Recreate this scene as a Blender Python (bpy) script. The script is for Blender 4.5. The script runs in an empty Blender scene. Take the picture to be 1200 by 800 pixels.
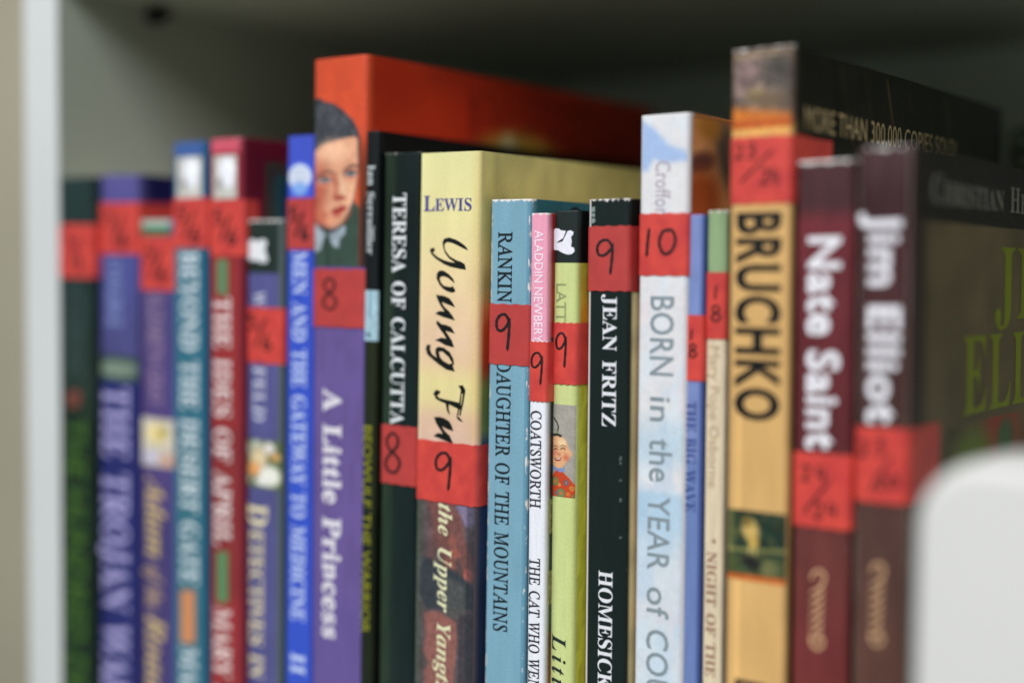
import bpy, bmesh, math, random
import numpy as np
from mathutils import Vector, Matrix
from mathutils.geometry import tessellate_polygon

random.seed(5)
scene = bpy.context.scene
C = scene.collection

# ------------------------------------------------------------------ camera
YAW = math.radians(37.1); PITCH = math.atan(82.4 / 1612); ROLL = math.radians(0.5)
CAM = np.array([0.0, 0.0, 0.165])           # 16.5 cm above the shelf board
FWD = np.array([-math.sin(YAW) * math.cos(PITCH), math.cos(YAW) * math.cos(PITCH), -math.sin(PITCH)])
_r = np.array([math.cos(YAW), math.sin(YAW), 0.0]); _u = np.cross(_r, FWD)
RGT = _r * math.cos(ROLL) + _u * math.sin(ROLL)
UPV = _u * math.cos(ROLL) - _r * math.sin(ROLL)
cd = bpy.data.cameras.new("camera"); cam = bpy.data.objects.new("camera", cd); C.objects.link(cam)
cam.matrix_world = Matrix(((RGT[0], UPV[0], -FWD[0], CAM[0]), (RGT[1], UPV[1], -FWD[1], CAM[1]),
                           (RGT[2], UPV[2], -FWD[2], CAM[2]), (0, 0, 0, 1)))
cd.sensor_width = 36; cd.lens = 36 * 1612 / 1200
cd.clip_start = 0.01; cd.clip_end = 50
cd.dof.use_dof = True; cd.dof.focus_distance = 0.357; cd.dof.aperture_fstop = 2.7
scene.camera = cam

# ------------------------------------------------------------------ light
world = bpy.data.worlds.new("World"); scene.world = world; world.use_nodes = True
bg = world.node_tree.nodes["Background"]
bg.inputs[0].default_value = (0.76, 1.0, 0.86, 1); bg.inputs[1].default_value = 0.145
def area(name, loc, target, size, size_y, power, col):
    l = bpy.data.lights.new(name, 'AREA'); l.shape = 'RECTANGLE'; l.size = size; l.size_y = size_y
    l.energy = power; l.color = col
    o = bpy.data.objects.new(name, l); C.objects.link(o); o.location = loc
    o.rotation_euler = (Vector(target) - Vector(loc)).to_track_quat('-Z', 'Y').to_euler()
    return o
area("window_light", (-0.15, -1.0, 1.3), (-0.25, 0.28, 0.1), 2.5, 0.9, 51, (0.965, 0.965, 1.02))
scene.view_settings.view_transform = 'Standard'; scene.view_settings.look = 'None'
scene.view_settings.exposure = 0.0; scene.view_settings.gamma = 1.0
scene.render.engine = 'CYCLES'

# ------------------------------------------------------------------ helpers
def lin(c):
    c = np.asarray(c, float) / 255.0
    return np.where(c <= 0.04045, c / 12.92, ((c + 0.055) / 1.055) ** 2.4)
def ray(x, y): return FWD * 1612 + RGT * (x - 600) - UPV * (y - 400)
def on_y(x, y, yp):
    d = ray(x, y); return CAM + d * (yp / d[1])
def vnoise(x, y, seed=0):
    x = np.asarray(x, float); y = np.asarray(y, float)
    xi = np.floor(x); yi = np.floor(y); fx = x - xi; fy = y - yi
    fx = fx * fx * (3 - 2 * fx); fy = fy * fy * (3 - 2 * fy)
    def h(a, b):
        v = np.sin(a * 127.1 + b * 311.7 + seed * 74.7) * 43758.5453
        return v - np.floor(v)
    return (h(xi, yi) * (1 - fx) + h(xi + 1, yi) * fx) * (1 - fy) + (h(xi, yi + 1) * (1 - fx) + h(xi + 1, yi + 1) * fx) * fy
def fbm(x, y, seed=0):
    return 0.55 * vnoise(x, y, seed) + 0.28 * vnoise(x * 2.1, y * 2.1, seed + 1) + 0.17 * vnoise(x * 4.3, y * 4.3, seed + 2)
def sstep(a, b, x):
    t = np.clip((x - a) / (b - a), 0, 1); return t * t * (3 - 2 * t)
class Canvas:
    """paints a print: colours (sRGB 0-255) at points x, y measured on the print"""
    def __init__(s, x, y, base):
        s.x, s.y = x, y; s.c = np.ones(x.shape + (3,)) * np.asarray(base, float)
    def mix(s, m, col):
        m = np.clip(m, 0, 1)[..., None]; s.c = s.c * (1 - m) + np.asarray(col, float) * m
    def ell(s, cx, cy, rx, ry, col, soft=0.15, rot=0, a=1):
        dx, dy = s.x - cx, s.y - cy; k = math.radians(rot)
        u = dx * math.cos(k) + dy * math.sin(k); v = -dx * math.sin(k) + dy * math.cos(k)
        d = np.sqrt((u / rx) ** 2 + (v / ry) ** 2)
        s.mix(a * (1 - sstep(1 - soft, 1 + soft, d)), col)
    def poly(s, pts, col, soft=0.8, a=1):
        inside = np.zeros(s.x.shape, bool); dist = np.full(s.x.shape, 1e9)
        n = len(pts)
        for i in range(n):
            x0, y0 = pts[i]; x1, y1 = pts[(i + 1) % n]
            cond = ((y0 > s.y) != (y1 > s.y))
            with np.errstate(divide='ignore', invalid='ignore'):
                xi = (x1 - x0) * (s.y - y0) / ((y1 - y0) if y1 != y0 else 1e-9) + x0
            inside ^= cond & (s.x < xi)
            ex, ey = x1 - x0, y1 - y0; L = ex * ex + ey * ey + 1e-9
            t = np.clip(((s.x - x0) * ex + (s.y - y0) * ey) / L, 0, 1)
            dist = np.minimum(dist, np.hypot(s.x - x0 - t * ex, s.y - y0 - t * ey))
        sd = np.where(inside, dist, -dist)
        s.mix(a * sstep(-soft, soft, sd), col)
    def line(s, pts, w, col, soft=0.6, a=1):
        dist = np.full(s.x.shape, 1e9)
        for (x0, y0), (x1, y1) in zip(pts[:-1], pts[1:]):
            ex, ey = x1 - x0, y1 - y0; L = ex * ex + ey * ey + 1e-9
            t = np.clip(((s.x - x0) * ex + (s.y - y0) * ey) / L, 0, 1)
            dist = np.minimum(dist, np.hypot(s.x - x0 - t * ex, s.y - y0 - t * ey))
        s.mix(a * (1 - sstep(w / 2 - soft, w / 2 + soft, dist)), col)
    def grain(s, sx, sy, amp, seed=0):
        n = (fbm(s.x / sx, s.y / sy, seed) - 0.5) * 2 * amp
        s.c = np.clip(s.c * (1 + n[..., None]), 0, 255)

def link_mesh(name, verts, faces, mat, parent=None, smooth=False, colors=None, wear=None):
    me = bpy.data.meshes.new(name)
    me.from_pydata([tuple(v) for v in verts], [], [tuple(f) for f in faces]); me.update()
    if mat: me.materials.append(mat)
    if smooth: me.polygons.foreach_set("use_smooth", [True] * len(me.polygons))
    if colors is not None:
        a = me.color_attributes.new("print", 'FLOAT_COLOR', 'POINT')
        rgba = np.ones((len(verts), 4), np.float32); rgba[:, :3] = colors
        a.data.foreach_set("color", rgba.ravel())
    if wear is not None:
        w = me.attributes.new("wear", 'FLOAT', 'POINT'); w.data.foreach_set("value", np.asarray(wear, np.float32))
    o = bpy.data.objects.new(name, me); C.objects.link(o)
    if parent: o.parent = parent
    return o

# ------------------------------------------------------------------ materials
def nodes(m):
    nt = m.node_tree; return nt, nt.nodes, nt.links, nt.nodes["Principled BSDF"]
def base_mat(name, rgb, rough=0.5, spec=0.4, bump=0.0, bscale=900, var=0.0, vscale=40, coat=0.0, mix=None):
    m = bpy.data.materials.new(name); m.use_nodes = True
    nt, N, L, P = nodes(m)
    c = tuple(lin(rgb)) + (1,)
    P.inputs["Base Color"].default_value = c; P.inputs["Roughness"].default_value = rough
    P.inputs["Specular IOR Level"].default_value = spec; P.inputs["Coat Weight"].default_value = coat
    P.inputs["Coat Roughness"].default_value = 0.25
    tc = N.new("ShaderNodeTexCoord")
    if var or mix:
        n = N.new("ShaderNodeTexNoise"); n.inputs["Scale"].default_value = vscale; n.inputs["Detail"].default_value = 4
        L.new(tc.outputs["Object"], n.inputs["Vector"])
        r = N.new("ShaderNodeValToRGB"); r.color_ramp.elements[0].position = 0.35; r.color_ramp.elements[1].position = 0.68
        if mix: c2 = tuple(lin(mix)) + (1,); c1 = c
        else: c1 = tuple(x * (1 - var) for x in c[:3]) + (1,); c2 = tuple(min(1, x * (1 + var)) for x in c[:3]) + (1,)
        r.color_ramp.elements[0].color = c1; r.color_ramp.elements[1].color = c2
        L.new(n.outputs["Fac"], r.inputs["Fac"]); L.new(r.outputs["Color"], P.inputs["Base Color"])
    if bump:
        b = N.new("ShaderNodeTexNoise"); b.inputs["Scale"].default_value = bscale; b.inputs["Detail"].default_value = 3
        L.new(tc.outputs["Object"], b.inputs["Vector"])
        k = N.new("ShaderNodeBump"); k.inputs["Strength"].default_value = bump; k.inputs["Distance"].default_value = 0.0002
        L.new(b.outputs["Fac"], k.inputs["Height"]); L.new(k.outputs["Normal"], P.inputs["Normal"])
    return m
def print_mat(name, rough=0.42, coat=0.05, bump=0.25, spec=0.22):
    m = bpy.data.materials.new(name); m.use_nodes = True
    nt, N, L, P = nodes(m)
    at = N.new("ShaderNodeAttribute"); at.attribute_name = "print"
    we = N.new("ShaderNodeAttribute"); we.attribute_name = "wear"
    tc = N.new("ShaderNodeTexCoord")
    n = N.new("ShaderNodeTexNoise"); n.inputs["Scale"].default_value = 750; n.inputs["Detail"].default_value = 5; n.inputs["Roughness"].default_value = 0.6
    mp = N.new("ShaderNodeMapping"); mp.inputs["Scale"].default_value = (1, 1, 0.35)
    L.new(tc.outputs["Object"], mp.inputs["Vector"]); L.new(mp.outputs["Vector"], n.inputs["Vector"])
    sub = N.new("ShaderNodeMath"); sub.operation = 'SUBTRACT'; L.new(we.outputs["Fac"], sub.inputs[0]); L.new(n.outputs["Fac"], sub.inputs[1])
    mr = N.new("ShaderNodeMapRange"); mr.inputs["From Min"].default_value = -0.03; mr.inputs["From Max"].default_value = 0.03
    L.new(sub.outputs[0], mr.inputs["Value"])
    g = N.new("ShaderNodeTexNoise"); g.inputs["Scale"].default_value = 1500; g.inputs["Detail"].default_value = 2
    L.new(tc.outputs["Object"], g.inputs["Vector"])
    gm = N.new("ShaderNodeMapRange"); gm.inputs["To Min"].default_value = 0.9; gm.inputs["To Max"].default_value = 1.1
    L.new(g.outputs["Fac"], gm.inputs["Value"])
    sc = N.new("ShaderNodeVectorMath"); sc.operation = 'SCALE'; L.new(at.outputs["Color"], sc.inputs[0]); L.new(gm.outputs["Result"], sc.inputs["Scale"])
    mx = N.new("ShaderNodeMix"); mx.data_type = 'RGBA'
    L.new(mr.outputs["Result"], mx.inputs[0]); L.new(sc.outputs[0], mx.inputs[6]); mx.inputs[7].default_value = (0.72, 0.69, 0.64, 1)
    L.new(mx.outputs[2], P.inputs["Base Color"])
    P.inputs["Roughness"].default_value = rough; P.inputs["Coat Weight"].default_value = coat; P.inputs["Coat Roughness"].default_value = 0.3
    P.inputs["Specular IOR Level"].default_value = spec
    b = N.new("ShaderNodeTexNoise"); b.inputs["Scale"].default_value = 900; b.inputs["Detail"].default_value = 3
    L.new(tc.outputs["Object"], b.inputs["Vector"])
    k = N.new("ShaderNodeBump"); k.inputs["Strength"].default_value = bump; k.inputs["Distance"].default_value = 0.00015
    L.new(b.outputs["Fac"], k.inputs["Height"])
    b2 = N.new("ShaderNodeTexNoise"); b2.inputs["Scale"].default_value = 55; b2.inputs["Detail"].default_value = 2
    L.new(tc.outputs["Object"], b2.inputs["Vector"])
    k2 = N.new("ShaderNodeBump"); k2.inputs["Strength"].default_value = 0.35; k2.inputs["Distance"].default_value = 0.0006
    L.new(b2.outputs["Fac"], k2.inputs["Height"]); L.new(k.outputs["Normal"], k2.inputs["Normal"])
    L.new(k2.outputs["Normal"], P.inputs["Normal"])
    return m
M_PRINT = print_mat("laminated_cover_print", rough=0.4)
M_MATTE = print_mat("worn_matte_cover_print", rough=0.6, coat=0.0, bump=0.4, spec=0.25)
M_PAGES = base_mat("cream_pages", (225, 212, 185), 0.9, 0.1)
def _pg():
    nt, N, L, P = nodes(M_PAGES); tc = N.new("ShaderNodeTexCoord"); mp = N.new("ShaderNodeMapping")
    mp.inputs["Scale"].default_value = (1, 0.02, 0.02); n = N.new("ShaderNodeTexNoise"); n.inputs["Scale"].default_value = 4000
    L.new(tc.outputs["Object"], mp.inputs[0]); L.new(mp.outputs[0], n.inputs["Vector"])
    r = N.new("ShaderNodeValToRGB"); r.color_ramp.elements[0].color = (.45, .38, .28, 1); r.color_ramp.elements[1].color = (.75, .68, .55, 1)
    r.color_ramp.elements[0].position = .35; r.color_ramp.elements[1].position = .6
    L.new(n.outputs["Fac"], r.inputs["Fac"]); L.new(r.outputs["Color"], P.inputs["Base Color"])
_pg()
M_TAPE = base_mat("red_label_tape", (196, 62, 60), 0.38, 0.45, bump=0.5, bscale=260, vscale=170, mix=(218, 76, 64), coat=0.1)
M_TAPE_DULL = base_mat("dull_red_label_tape", (176, 62, 60), 0.42, 0.4, bump=0.4, bscale=260, vscale=170, mix=(188, 66, 62))
M_INK = base_mat("black_marker_ink", (34, 26, 28), 0.5, 0.3, var=0.3, vscale=500)
_inks = {}
def ink(rgb):
    rgb = tuple(rgb)
    if rgb not in _inks: _inks[rgb] = base_mat("lettering_ink", rgb, 0.45, 0.3, var=0.06, vscale=700)
    return _inks[rgb]
M_WHITE = base_mat("white_painted_board", (208, 210, 208), 0.5, 0.35, bump=0.15, bscale=300, var=0.04, vscale=8)
M_INNER = base_mat("shade_toned_board", (170, 176, 162), 0.55, 0.3, bump=0.15, bscale=300, var=0.05, vscale=7)  # inner boards: the dimness inside the case is put into a darker colour
M_BACK = base_mat("pale_green_grey_backboard", (216, 222, 214), 0.6, 0.3, bump=0.15, bscale=300, var=0.04, vscale=6)
M_WALL = base_mat("beige_wall_paint", (216, 204, 180), 0.9, 0.1, bump=0.3, bscale=200, var=0.05, vscale=6)
M_PLASTIC = base_mat("white_moulded_plastic", (216, 214, 209), 0.5, 0.35, bump=0.1, bscale=500, var=0.02, vscale=15)
M_PIN = base_mat("dark_metal_pin", (30, 32, 32), 0.4, 0.5, var=0.1)
M_PIN.node_tree.nodes["Principled BSDF"].inputs["Metallic"].default_value = 0.6

# ------------------------------------------------------------------ lettering
# outlines: font, character code, advance, loop count, then each loop as a count and its x, y pairs
GLYPHS = (
    (0, 65, 437, 2, 25, -9, 0, -9, 18, 9, 21, 24, 30, 36, 47, 49, 75, 206, 466, 224, 465, 399, 55, 411, 34, 425, 22, 443, 18, 443, 0, 229, 0, 229, 18, 270, 25, 283, 46, 273, 81, 253, 132, 103, 132, 76, 59, 75, 48, 87, 26, 128, 18, 128, 0, 3, 113, 161, 242, 161, 177, 319),
    (0, 66, 443, 3, 28, 16, 0, 16, 17, 45, 22, 62, 32, 72, 51, 75, 82, 75, 369, 69, 412, 62, 425, 51, 433, 15, 439, 15, 455, 220, 455, 318, 444, 377, 409, 396, 351, 384, 302, 348, 268, 287, 247, 360, 223, 404, 185, 418, 132, 413, 93, 397, 61, 371, 35, 335, 15, 291, 4, 238, 0, 12, 182, 252, 234, 257, 263, 272, 279, 301, 285, 345, 281, 385, 269, 412, 248, 428, 216, 434, 198, 432, 188, 425, 182, 391, 13, 222, 24, 259, 30, 283, 49, 296, 81, 301, 128, 295, 176, 277, 208, 245, 225, 182, 231, 182, 65, 184, 46, 190, 33, 202, 26),
    (0, 67, 468, 1, 46, 257, -11, 213, -7, 174, 3, 137, 20, 105, 43, 78, 71, 56, 104, 39, 142, 29, 184, 26, 228, 30, 273, 39, 314, 56, 351, 79, 384, 106, 412, 139, 435, 176, 452, 216, 462, 259, 465, 292, 463, 328, 454, 367, 440, 388, 435, 408, 443, 419, 465, 437, 465, 437, 308, 420, 308, 403, 347, 381, 380, 356, 407, 313, 434, 265, 443, 198, 419, 157, 347, 144, 226, 159, 114, 203, 46, 278, 24, 318, 29, 358, 45, 395, 71, 428, 106, 447, 89, 395, 33, 332, 0),
    (0, 68, 496, 2, 22, 20, 0, 20, 17, 47, 21, 63, 30, 71, 46, 74, 75, 74, 374, 71, 407, 61, 426, 43, 435, 15, 439, 15, 455, 222, 455, 296, 449, 357, 429, 405, 396, 440, 351, 461, 295, 468, 228, 441, 101, 362, 25, 228, 0, 18, 222, 24, 262, 30, 295, 47, 319, 75, 337, 115, 347, 166, 351, 229, 336, 342, 294, 410, 223, 433, 202, 431, 190, 423, 184, 409, 182, 385, 182, 72, 184, 48, 190, 34, 202, 27),
    (0, 69, 442, 1, 49, 14, 0, 14, 17, 44, 20, 62, 30, 72, 48, 75, 78, 75, 369, 72, 405, 62, 425, 44, 435, 16, 439, 16, 455, 399, 455, 399, 320, 383, 320, 369, 373, 340, 406, 312, 420, 276, 428, 232, 430, 200, 428, 186, 417, 183, 388, 183, 246, 232, 252, 259, 269, 277, 300, 288, 345, 304, 345, 304, 118, 287, 118, 282, 154, 273, 181, 259, 201, 241, 213, 216, 220, 183, 222, 183, 67, 185, 47, 192, 35, 206, 29, 276, 30, 313, 39, 345, 53, 371, 75, 393, 105, 411, 143, 430, 143, 402, 0),
    (0, 70, 404, 1, 43, 15, 0, 15, 17, 45, 23, 62, 34, 72, 53, 75, 84, 75, 375, 71, 405, 61, 423, 43, 433, 14, 439, 14, 455, 394, 455, 394, 320, 377, 320, 369, 357, 355, 385, 336, 406, 310, 420, 275, 428, 230, 431, 200, 429, 186, 421, 182, 398, 182, 247, 229, 253, 256, 270, 274, 301, 284, 347, 302, 347, 302, 118, 285, 118, 274, 168, 257, 200, 229, 218, 182, 224, 182, 81, 188, 43, 196, 31, 210, 24, 229, 19, 257, 17, 257, 0),
    (0, 71, 508, 1, 60, 268, -10, 222, -7, 179, 3, 141, 19, 108, 42, 80, 70, 57, 103, 41, 141, 31, 183, 28, 229, 31, 274, 41, 315, 57, 352, 80, 385, 107, 413, 139, 435, 176, 452, 215, 462, 257, 465, 293, 463, 388, 436, 406, 443, 419, 465, 437, 465, 437, 308, 420, 308, 403, 346, 382, 379, 357, 406, 329, 426, 299, 439, 267, 443, 200, 419, 159, 347, 146, 228, 150, 163, 161, 110, 180, 67, 206, 37, 238, 19, 275, 13, 308, 16, 328, 27, 339, 45, 343, 71, 343, 128, 339, 154, 329, 170, 309, 179, 275, 182, 275, 198, 500, 198, 500, 182, 473, 179, 457, 171, 449, 155, 446, 128, 446, 29, 387, 7, 328, -6),
    (0, 72, 523, 1, 50, 15, 0, 15, 17, 45, 22, 62, 32, 72, 50, 75, 81, 75, 379, 71, 406, 62, 424, 44, 434, 16, 439, 16, 455, 242, 455, 242, 439, 204, 432, 187, 415, 182, 379, 182, 251, 342, 251, 342, 379, 337, 415, 320, 432, 282, 439, 282, 455, 507, 455, 507, 439, 478, 434, 461, 424, 452, 407, 449, 379, 449, 81, 452, 52, 461, 33, 478, 22, 507, 17, 507, 0, 282, 0, 282, 17, 311, 21, 329, 31, 339, 49, 342, 81, 342, 221, 182, 221, 182, 81, 185, 50, 194, 32, 212, 22, 242, 17, 242, 0),
    (0, 73, 261, 1, 23, 13, 0, 13, 17, 42, 23, 61, 32, 72, 49, 75, 75, 75, 387, 72, 412, 63, 427, 45, 435, 13, 439, 13, 455, 244, 455, 244, 439, 214, 435, 196, 427, 186, 412, 183, 387, 183, 77, 187, 44, 206, 26, 246, 17, 246, 0),
    (0, 74, 330, 1, 38, 109, -65, 78, -62, 51, -54, 29, -40, 11, -22, 0, -1, -3, 23, 0, 44, 11, 61, 26, 71, 44, 75, 64, 71, 79, 62, 89, 47, 93, 28, 85, -1, 77, -19, 84, -35, 105, -40, 126, -36, 139, -25, 145, -6, 148, 21, 148, 367, 142, 409, 135, 422, 122, 430, 79, 439, 79, 455, 314, 455, 314, 439, 277, 431, 266, 423, 260, 411, 255, 367, 255, 89, 239, 3, 190, -48),
    (0, 75, 510, 1, 48, 16, 0, 16, 17, 45, 22, 63, 32, 72, 50, 75, 81, 75, 379, 72, 406, 63, 424, 45, 434, 17, 439, 17, 455, 242, 455, 242, 439, 205, 432, 187, 415, 183, 379, 183, 234, 321, 373, 342, 398, 349, 418, 334, 434, 291, 439, 291, 455, 486, 455, 486, 439, 477, 439, 436, 430, 392, 404, 345, 361, 271, 285, 463, 46, 487, 25, 519, 17, 519, 0, 281, 0, 281, 17, 322, 21, 334, 34, 329, 47, 199, 214, 183, 198, 183, 81, 186, 50, 195, 32, 213, 22, 242, 17, 242, 0),
    (0, 76, 426, 1, 30, 15, 0, 15, 17, 45, 22, 62, 32, 72, 50, 75, 81, 75, 379, 71, 407, 62, 425, 44, 434, 16, 439, 16, 455, 250, 455, 250, 439, 208, 434, 196, 427, 188, 416, 182, 379, 182, 83, 185, 47, 200, 31, 234, 28, 278, 31, 315, 40, 345, 56, 370, 80, 391, 112, 409, 154, 427, 154, 402, 0),
    (0, 77, 634, 1, 42, 14, 0, 14, 17, 43, 22, 61, 32, 72, 50, 75, 79, 75, 382, 71, 416, 53, 432, 15, 439, 15, 455, 185, 455, 317, 142, 449, 455, 617, 455, 617, 439, 590, 433, 573, 423, 563, 405, 560, 378, 560, 85, 565, 43, 571, 31, 582, 23, 617, 17, 617, 0, 396, 0, 396, 17, 433, 25, 443, 32, 450, 44, 455, 83, 455, 399, 288, 0, 270, 0, 105, 389, 105, 80, 109, 48, 120, 30, 139, 20, 169, 17, 169, 0),
    (0, 78, 494, 1, 31, 403, -11, 107, 350, 107, 79, 110, 49, 119, 31, 136, 21, 167, 17, 167, 0, 18, 0, 18, 17, 54, 23, 71, 41, 76, 79, 76, 388, 36, 433, 18, 439, 18, 455, 156, 455, 391, 169, 391, 377, 386, 414, 369, 431, 331, 439, 331, 455, 480, 455, 480, 439, 450, 434, 433, 425, 425, 407, 422, 377, 422, -11),
    (0, 79, 525, 2, 32, 261, -11, 213, -6, 169, 7, 129, 29, 94, 58, 66, 93, 45, 134, 32, 179, 28, 228, 32, 276, 45, 321, 66, 362, 95, 397, 130, 426, 170, 448, 216, 462, 265, 466, 313, 462, 357, 448, 397, 427, 431, 399, 459, 364, 481, 323, 494, 277, 498, 228, 494, 179, 481, 134, 459, 93, 430, 58, 395, 29, 355, 7, 310, -6, 18, 265, 12, 328, 36, 367, 108, 379, 228, 376, 293, 365, 346, 348, 389, 324, 419, 294, 437, 260, 443, 196, 419, 158, 347, 145, 228, 149, 163, 159, 109, 177, 67, 201, 37, 230, 18),
    (0, 80, 418, 2, 32, 15, 0, 15, 17, 45, 22, 62, 32, 72, 50, 75, 81, 75, 379, 71, 406, 62, 424, 44, 434, 16, 439, 16, 455, 265, 454, 306, 449, 336, 440, 366, 422, 390, 398, 404, 367, 409, 332, 404, 296, 390, 266, 367, 240, 334, 221, 292, 209, 242, 206, 182, 206, 182, 81, 185, 50, 194, 32, 212, 22, 242, 17, 242, 0, 12, 182, 230, 201, 230, 244, 235, 272, 253, 287, 283, 292, 329, 288, 375, 275, 406, 252, 425, 216, 431, 189, 424, 182, 398),
    (0, 82, 473, 2, 35, 15, 0, 15, 17, 45, 22, 62, 32, 72, 50, 75, 81, 75, 379, 71, 406, 62, 424, 44, 434, 16, 439, 16, 455, 217, 455, 278, 452, 329, 442, 367, 426, 395, 403, 412, 372, 417, 334, 406, 285, 372, 248, 315, 224, 432, 50, 452, 26, 480, 17, 480, 0, 338, 0, 201, 212, 182, 212, 182, 81, 185, 50, 194, 32, 212, 22, 242, 17, 242, 0, 13, 182, 234, 203, 234, 249, 240, 280, 258, 298, 290, 304, 336, 295, 389, 268, 421, 224, 431, 202, 429, 190, 422, 184, 409, 182, 385),
    (0, 83, 390, 1, 61, 43, -11, 43, 158, 62, 158, 75, 113, 91, 77, 111, 50, 149, 24, 197, 15, 231, 20, 257, 36, 273, 60, 279, 89, 265, 129, 225, 160, 127, 210, 99, 231, 77, 253, 56, 289, 50, 332, 54, 370, 67, 403, 88, 429, 115, 449, 148, 462, 185, 466, 229, 461, 300, 445, 313, 450, 320, 466, 339, 466, 339, 319, 322, 319, 310, 354, 293, 385, 272, 410, 248, 429, 222, 441, 194, 445, 163, 440, 140, 426, 125, 406, 120, 380, 124, 356, 137, 336, 159, 319, 290, 253, 317, 233, 337, 211, 350, 188, 357, 162, 359, 133, 354, 93, 339, 58, 314, 29, 281, 8, 240, -6, 192, -10, 158, -8, 85, 12, 69, 7, 61, -11),
    (0, 84, 423, 1, 25, 92, 0, 92, 17, 123, 21, 142, 31, 152, 50, 156, 81, 156, 433, 102, 426, 65, 403, 41, 367, 29, 318, 11, 318, 11, 455, 410, 455, 410, 317, 394, 317, 375, 382, 333, 420, 263, 433, 263, 81, 267, 49, 276, 30, 296, 21, 328, 17, 328, 0),
    (0, 85, 492, 1, 44, 248, -13, 192, -8, 147, 6, 114, 29, 91, 61, 78, 103, 73, 155, 73, 379, 70, 406, 61, 424, 43, 434, 15, 439, 15, 455, 240, 455, 240, 439, 202, 432, 185, 415, 181, 379, 181, 140, 186, 88, 203, 51, 232, 29, 275, 22, 340, 37, 379, 83, 392, 159, 392, 378, 389, 406, 379, 423, 360, 433, 328, 439, 328, 455, 474, 455, 474, 439, 448, 432, 433, 421, 425, 404, 422, 378, 422, 181, 418, 118, 403, 69, 380, 32, 346, 7, 302, -8),
    (0, 86, 428, 1, 28, 212, -13, 44, 381, 22, 420, 8, 432, -14, 439, -14, 455, 211, 455, 211, 439, 184, 437, 166, 432, 156, 423, 152, 410, 161, 378, 259, 143, 348, 377, 355, 409, 351, 423, 342, 432, 324, 437, 299, 439, 299, 455, 442, 455, 442, 439, 423, 436, 408, 427, 395, 411, 382, 383, 230, -13),
    (0, 87, 611, 1, 39, 171, -11, 32, 393, 15, 427, 3, 435, -15, 439, -15, 455, 181, 455, 181, 439, 150, 432, 140, 410, 148, 373, 223, 153, 301, 353, 278, 418, 267, 429, 252, 435, 229, 439, 229, 455, 439, 455, 439, 439, 404, 432, 393, 412, 399, 386, 474, 166, 541, 369, 549, 406, 546, 421, 538, 430, 503, 439, 503, 455, 624, 455, 624, 439, 607, 433, 594, 421, 575, 379, 446, -11, 428, -11, 316, 309, 190, -11),
    (0, 89, 426, 1, 37, 101, 0, 101, 17, 131, 22, 148, 32, 157, 50, 161, 81, 161, 179, 46, 387, 29, 414, 14, 429, 1, 435, -13, 438, -13, 455, 207, 455, 207, 438, 195, 438, 167, 432, 156, 416, 164, 392, 248, 226, 345, 389, 349, 408, 336, 430, 295, 438, 295, 455, 439, 455, 439, 438, 423, 434, 409, 424, 383, 392, 268, 203, 268, 81, 271, 50, 280, 32, 298, 22, 328, 17, 328, 0),
    (0, 90, 442, 1, 24, 20, 0, 20, 11, 276, 430, 214, 430, 174, 427, 141, 420, 115, 407, 94, 386, 76, 356, 61, 316, 44, 316, 57, 455, 406, 455, 406, 443, 153, 29, 239, 29, 282, 32, 319, 43, 349, 61, 374, 87, 393, 121, 407, 164, 424, 164, 407, 0),
    (0, 105, 198, 2, 16, 101, 362, 81, 366, 65, 376, 54, 393, 50, 412, 54, 432, 65, 449, 81, 460, 101, 463, 120, 460, 137, 449, 147, 432, 151, 412, 147, 393, 136, 376, 120, 366, 16, 18, 0, 18, 16, 35, 19, 45, 26, 51, 37, 52, 252, 47, 285, 37, 291, 20, 293, 21, 310, 148, 310, 148, 56, 154, 26, 164, 19, 180, 16, 180, 0),
    (0, 116, 228, 1, 24, 124, -9, 89, -4, 66, 10, 53, 36, 48, 71, 48, 279, 20, 279, 20, 300, 88, 369, 112, 398, 129, 424, 144, 424, 144, 310, 208, 310, 208, 279, 144, 279, 144, 82, 149, 51, 168, 40, 189, 49, 206, 75, 222, 66, 198, 24, 165, -1),
    (0, 108, 199, 1, 16, 18, 0, 18, 16, 35, 19, 45, 26, 51, 37, 52, 398, 47, 429, 38, 436, 20, 439, 20, 455, 148, 455, 148, 56, 154, 26, 164, 19, 180, 16, 180, 0),
    (0, 101, 301, 2, 27, 154, -10, 117, -5, 85, 10, 58, 35, 37, 69, 24, 109, 19, 157, 24, 201, 38, 240, 59, 273, 87, 298, 120, 313, 157, 318, 209, 309, 249, 280, 268, 251, 279, 216, 283, 166, 117, 166, 127, 97, 154, 56, 199, 42, 237, 53, 270, 86, 285, 73, 248, 27, 205, -1, 8, 116, 192, 201, 192, 199, 252, 193, 277, 181, 292, 161, 297, 136, 286, 121, 255),
    (0, 114, 287, 1, 37, 18, 0, 18, 16, 35, 19, 45, 26, 51, 37, 51, 273, 46, 285, 37, 291, 20, 293, 21, 310, 146, 310, 146, 252, 165, 280, 187, 301, 210, 314, 233, 318, 258, 315, 275, 304, 286, 287, 289, 266, 287, 248, 278, 234, 265, 225, 248, 222, 222, 231, 207, 250, 189, 260, 175, 255, 162, 241, 152, 220, 149, 192, 149, 56, 152, 37, 159, 25, 173, 19, 197, 16, 197, 0),
    (0, 110, 381, 1, 39, 18, 0, 18, 16, 35, 19, 45, 26, 51, 37, 52, 253, 46, 284, 36, 291, 19, 294, 19, 310, 148, 310, 148, 267, 175, 296, 207, 313, 243, 318, 292, 306, 321, 271, 330, 212, 330, 56, 337, 26, 347, 19, 363, 16, 363, 0, 202, 0, 202, 16, 207, 16, 228, 26, 235, 56, 234, 241, 229, 258, 219, 268, 203, 271, 173, 262, 148, 235, 148, 56, 154, 26, 164, 19, 180, 16, 180, 0),
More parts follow.
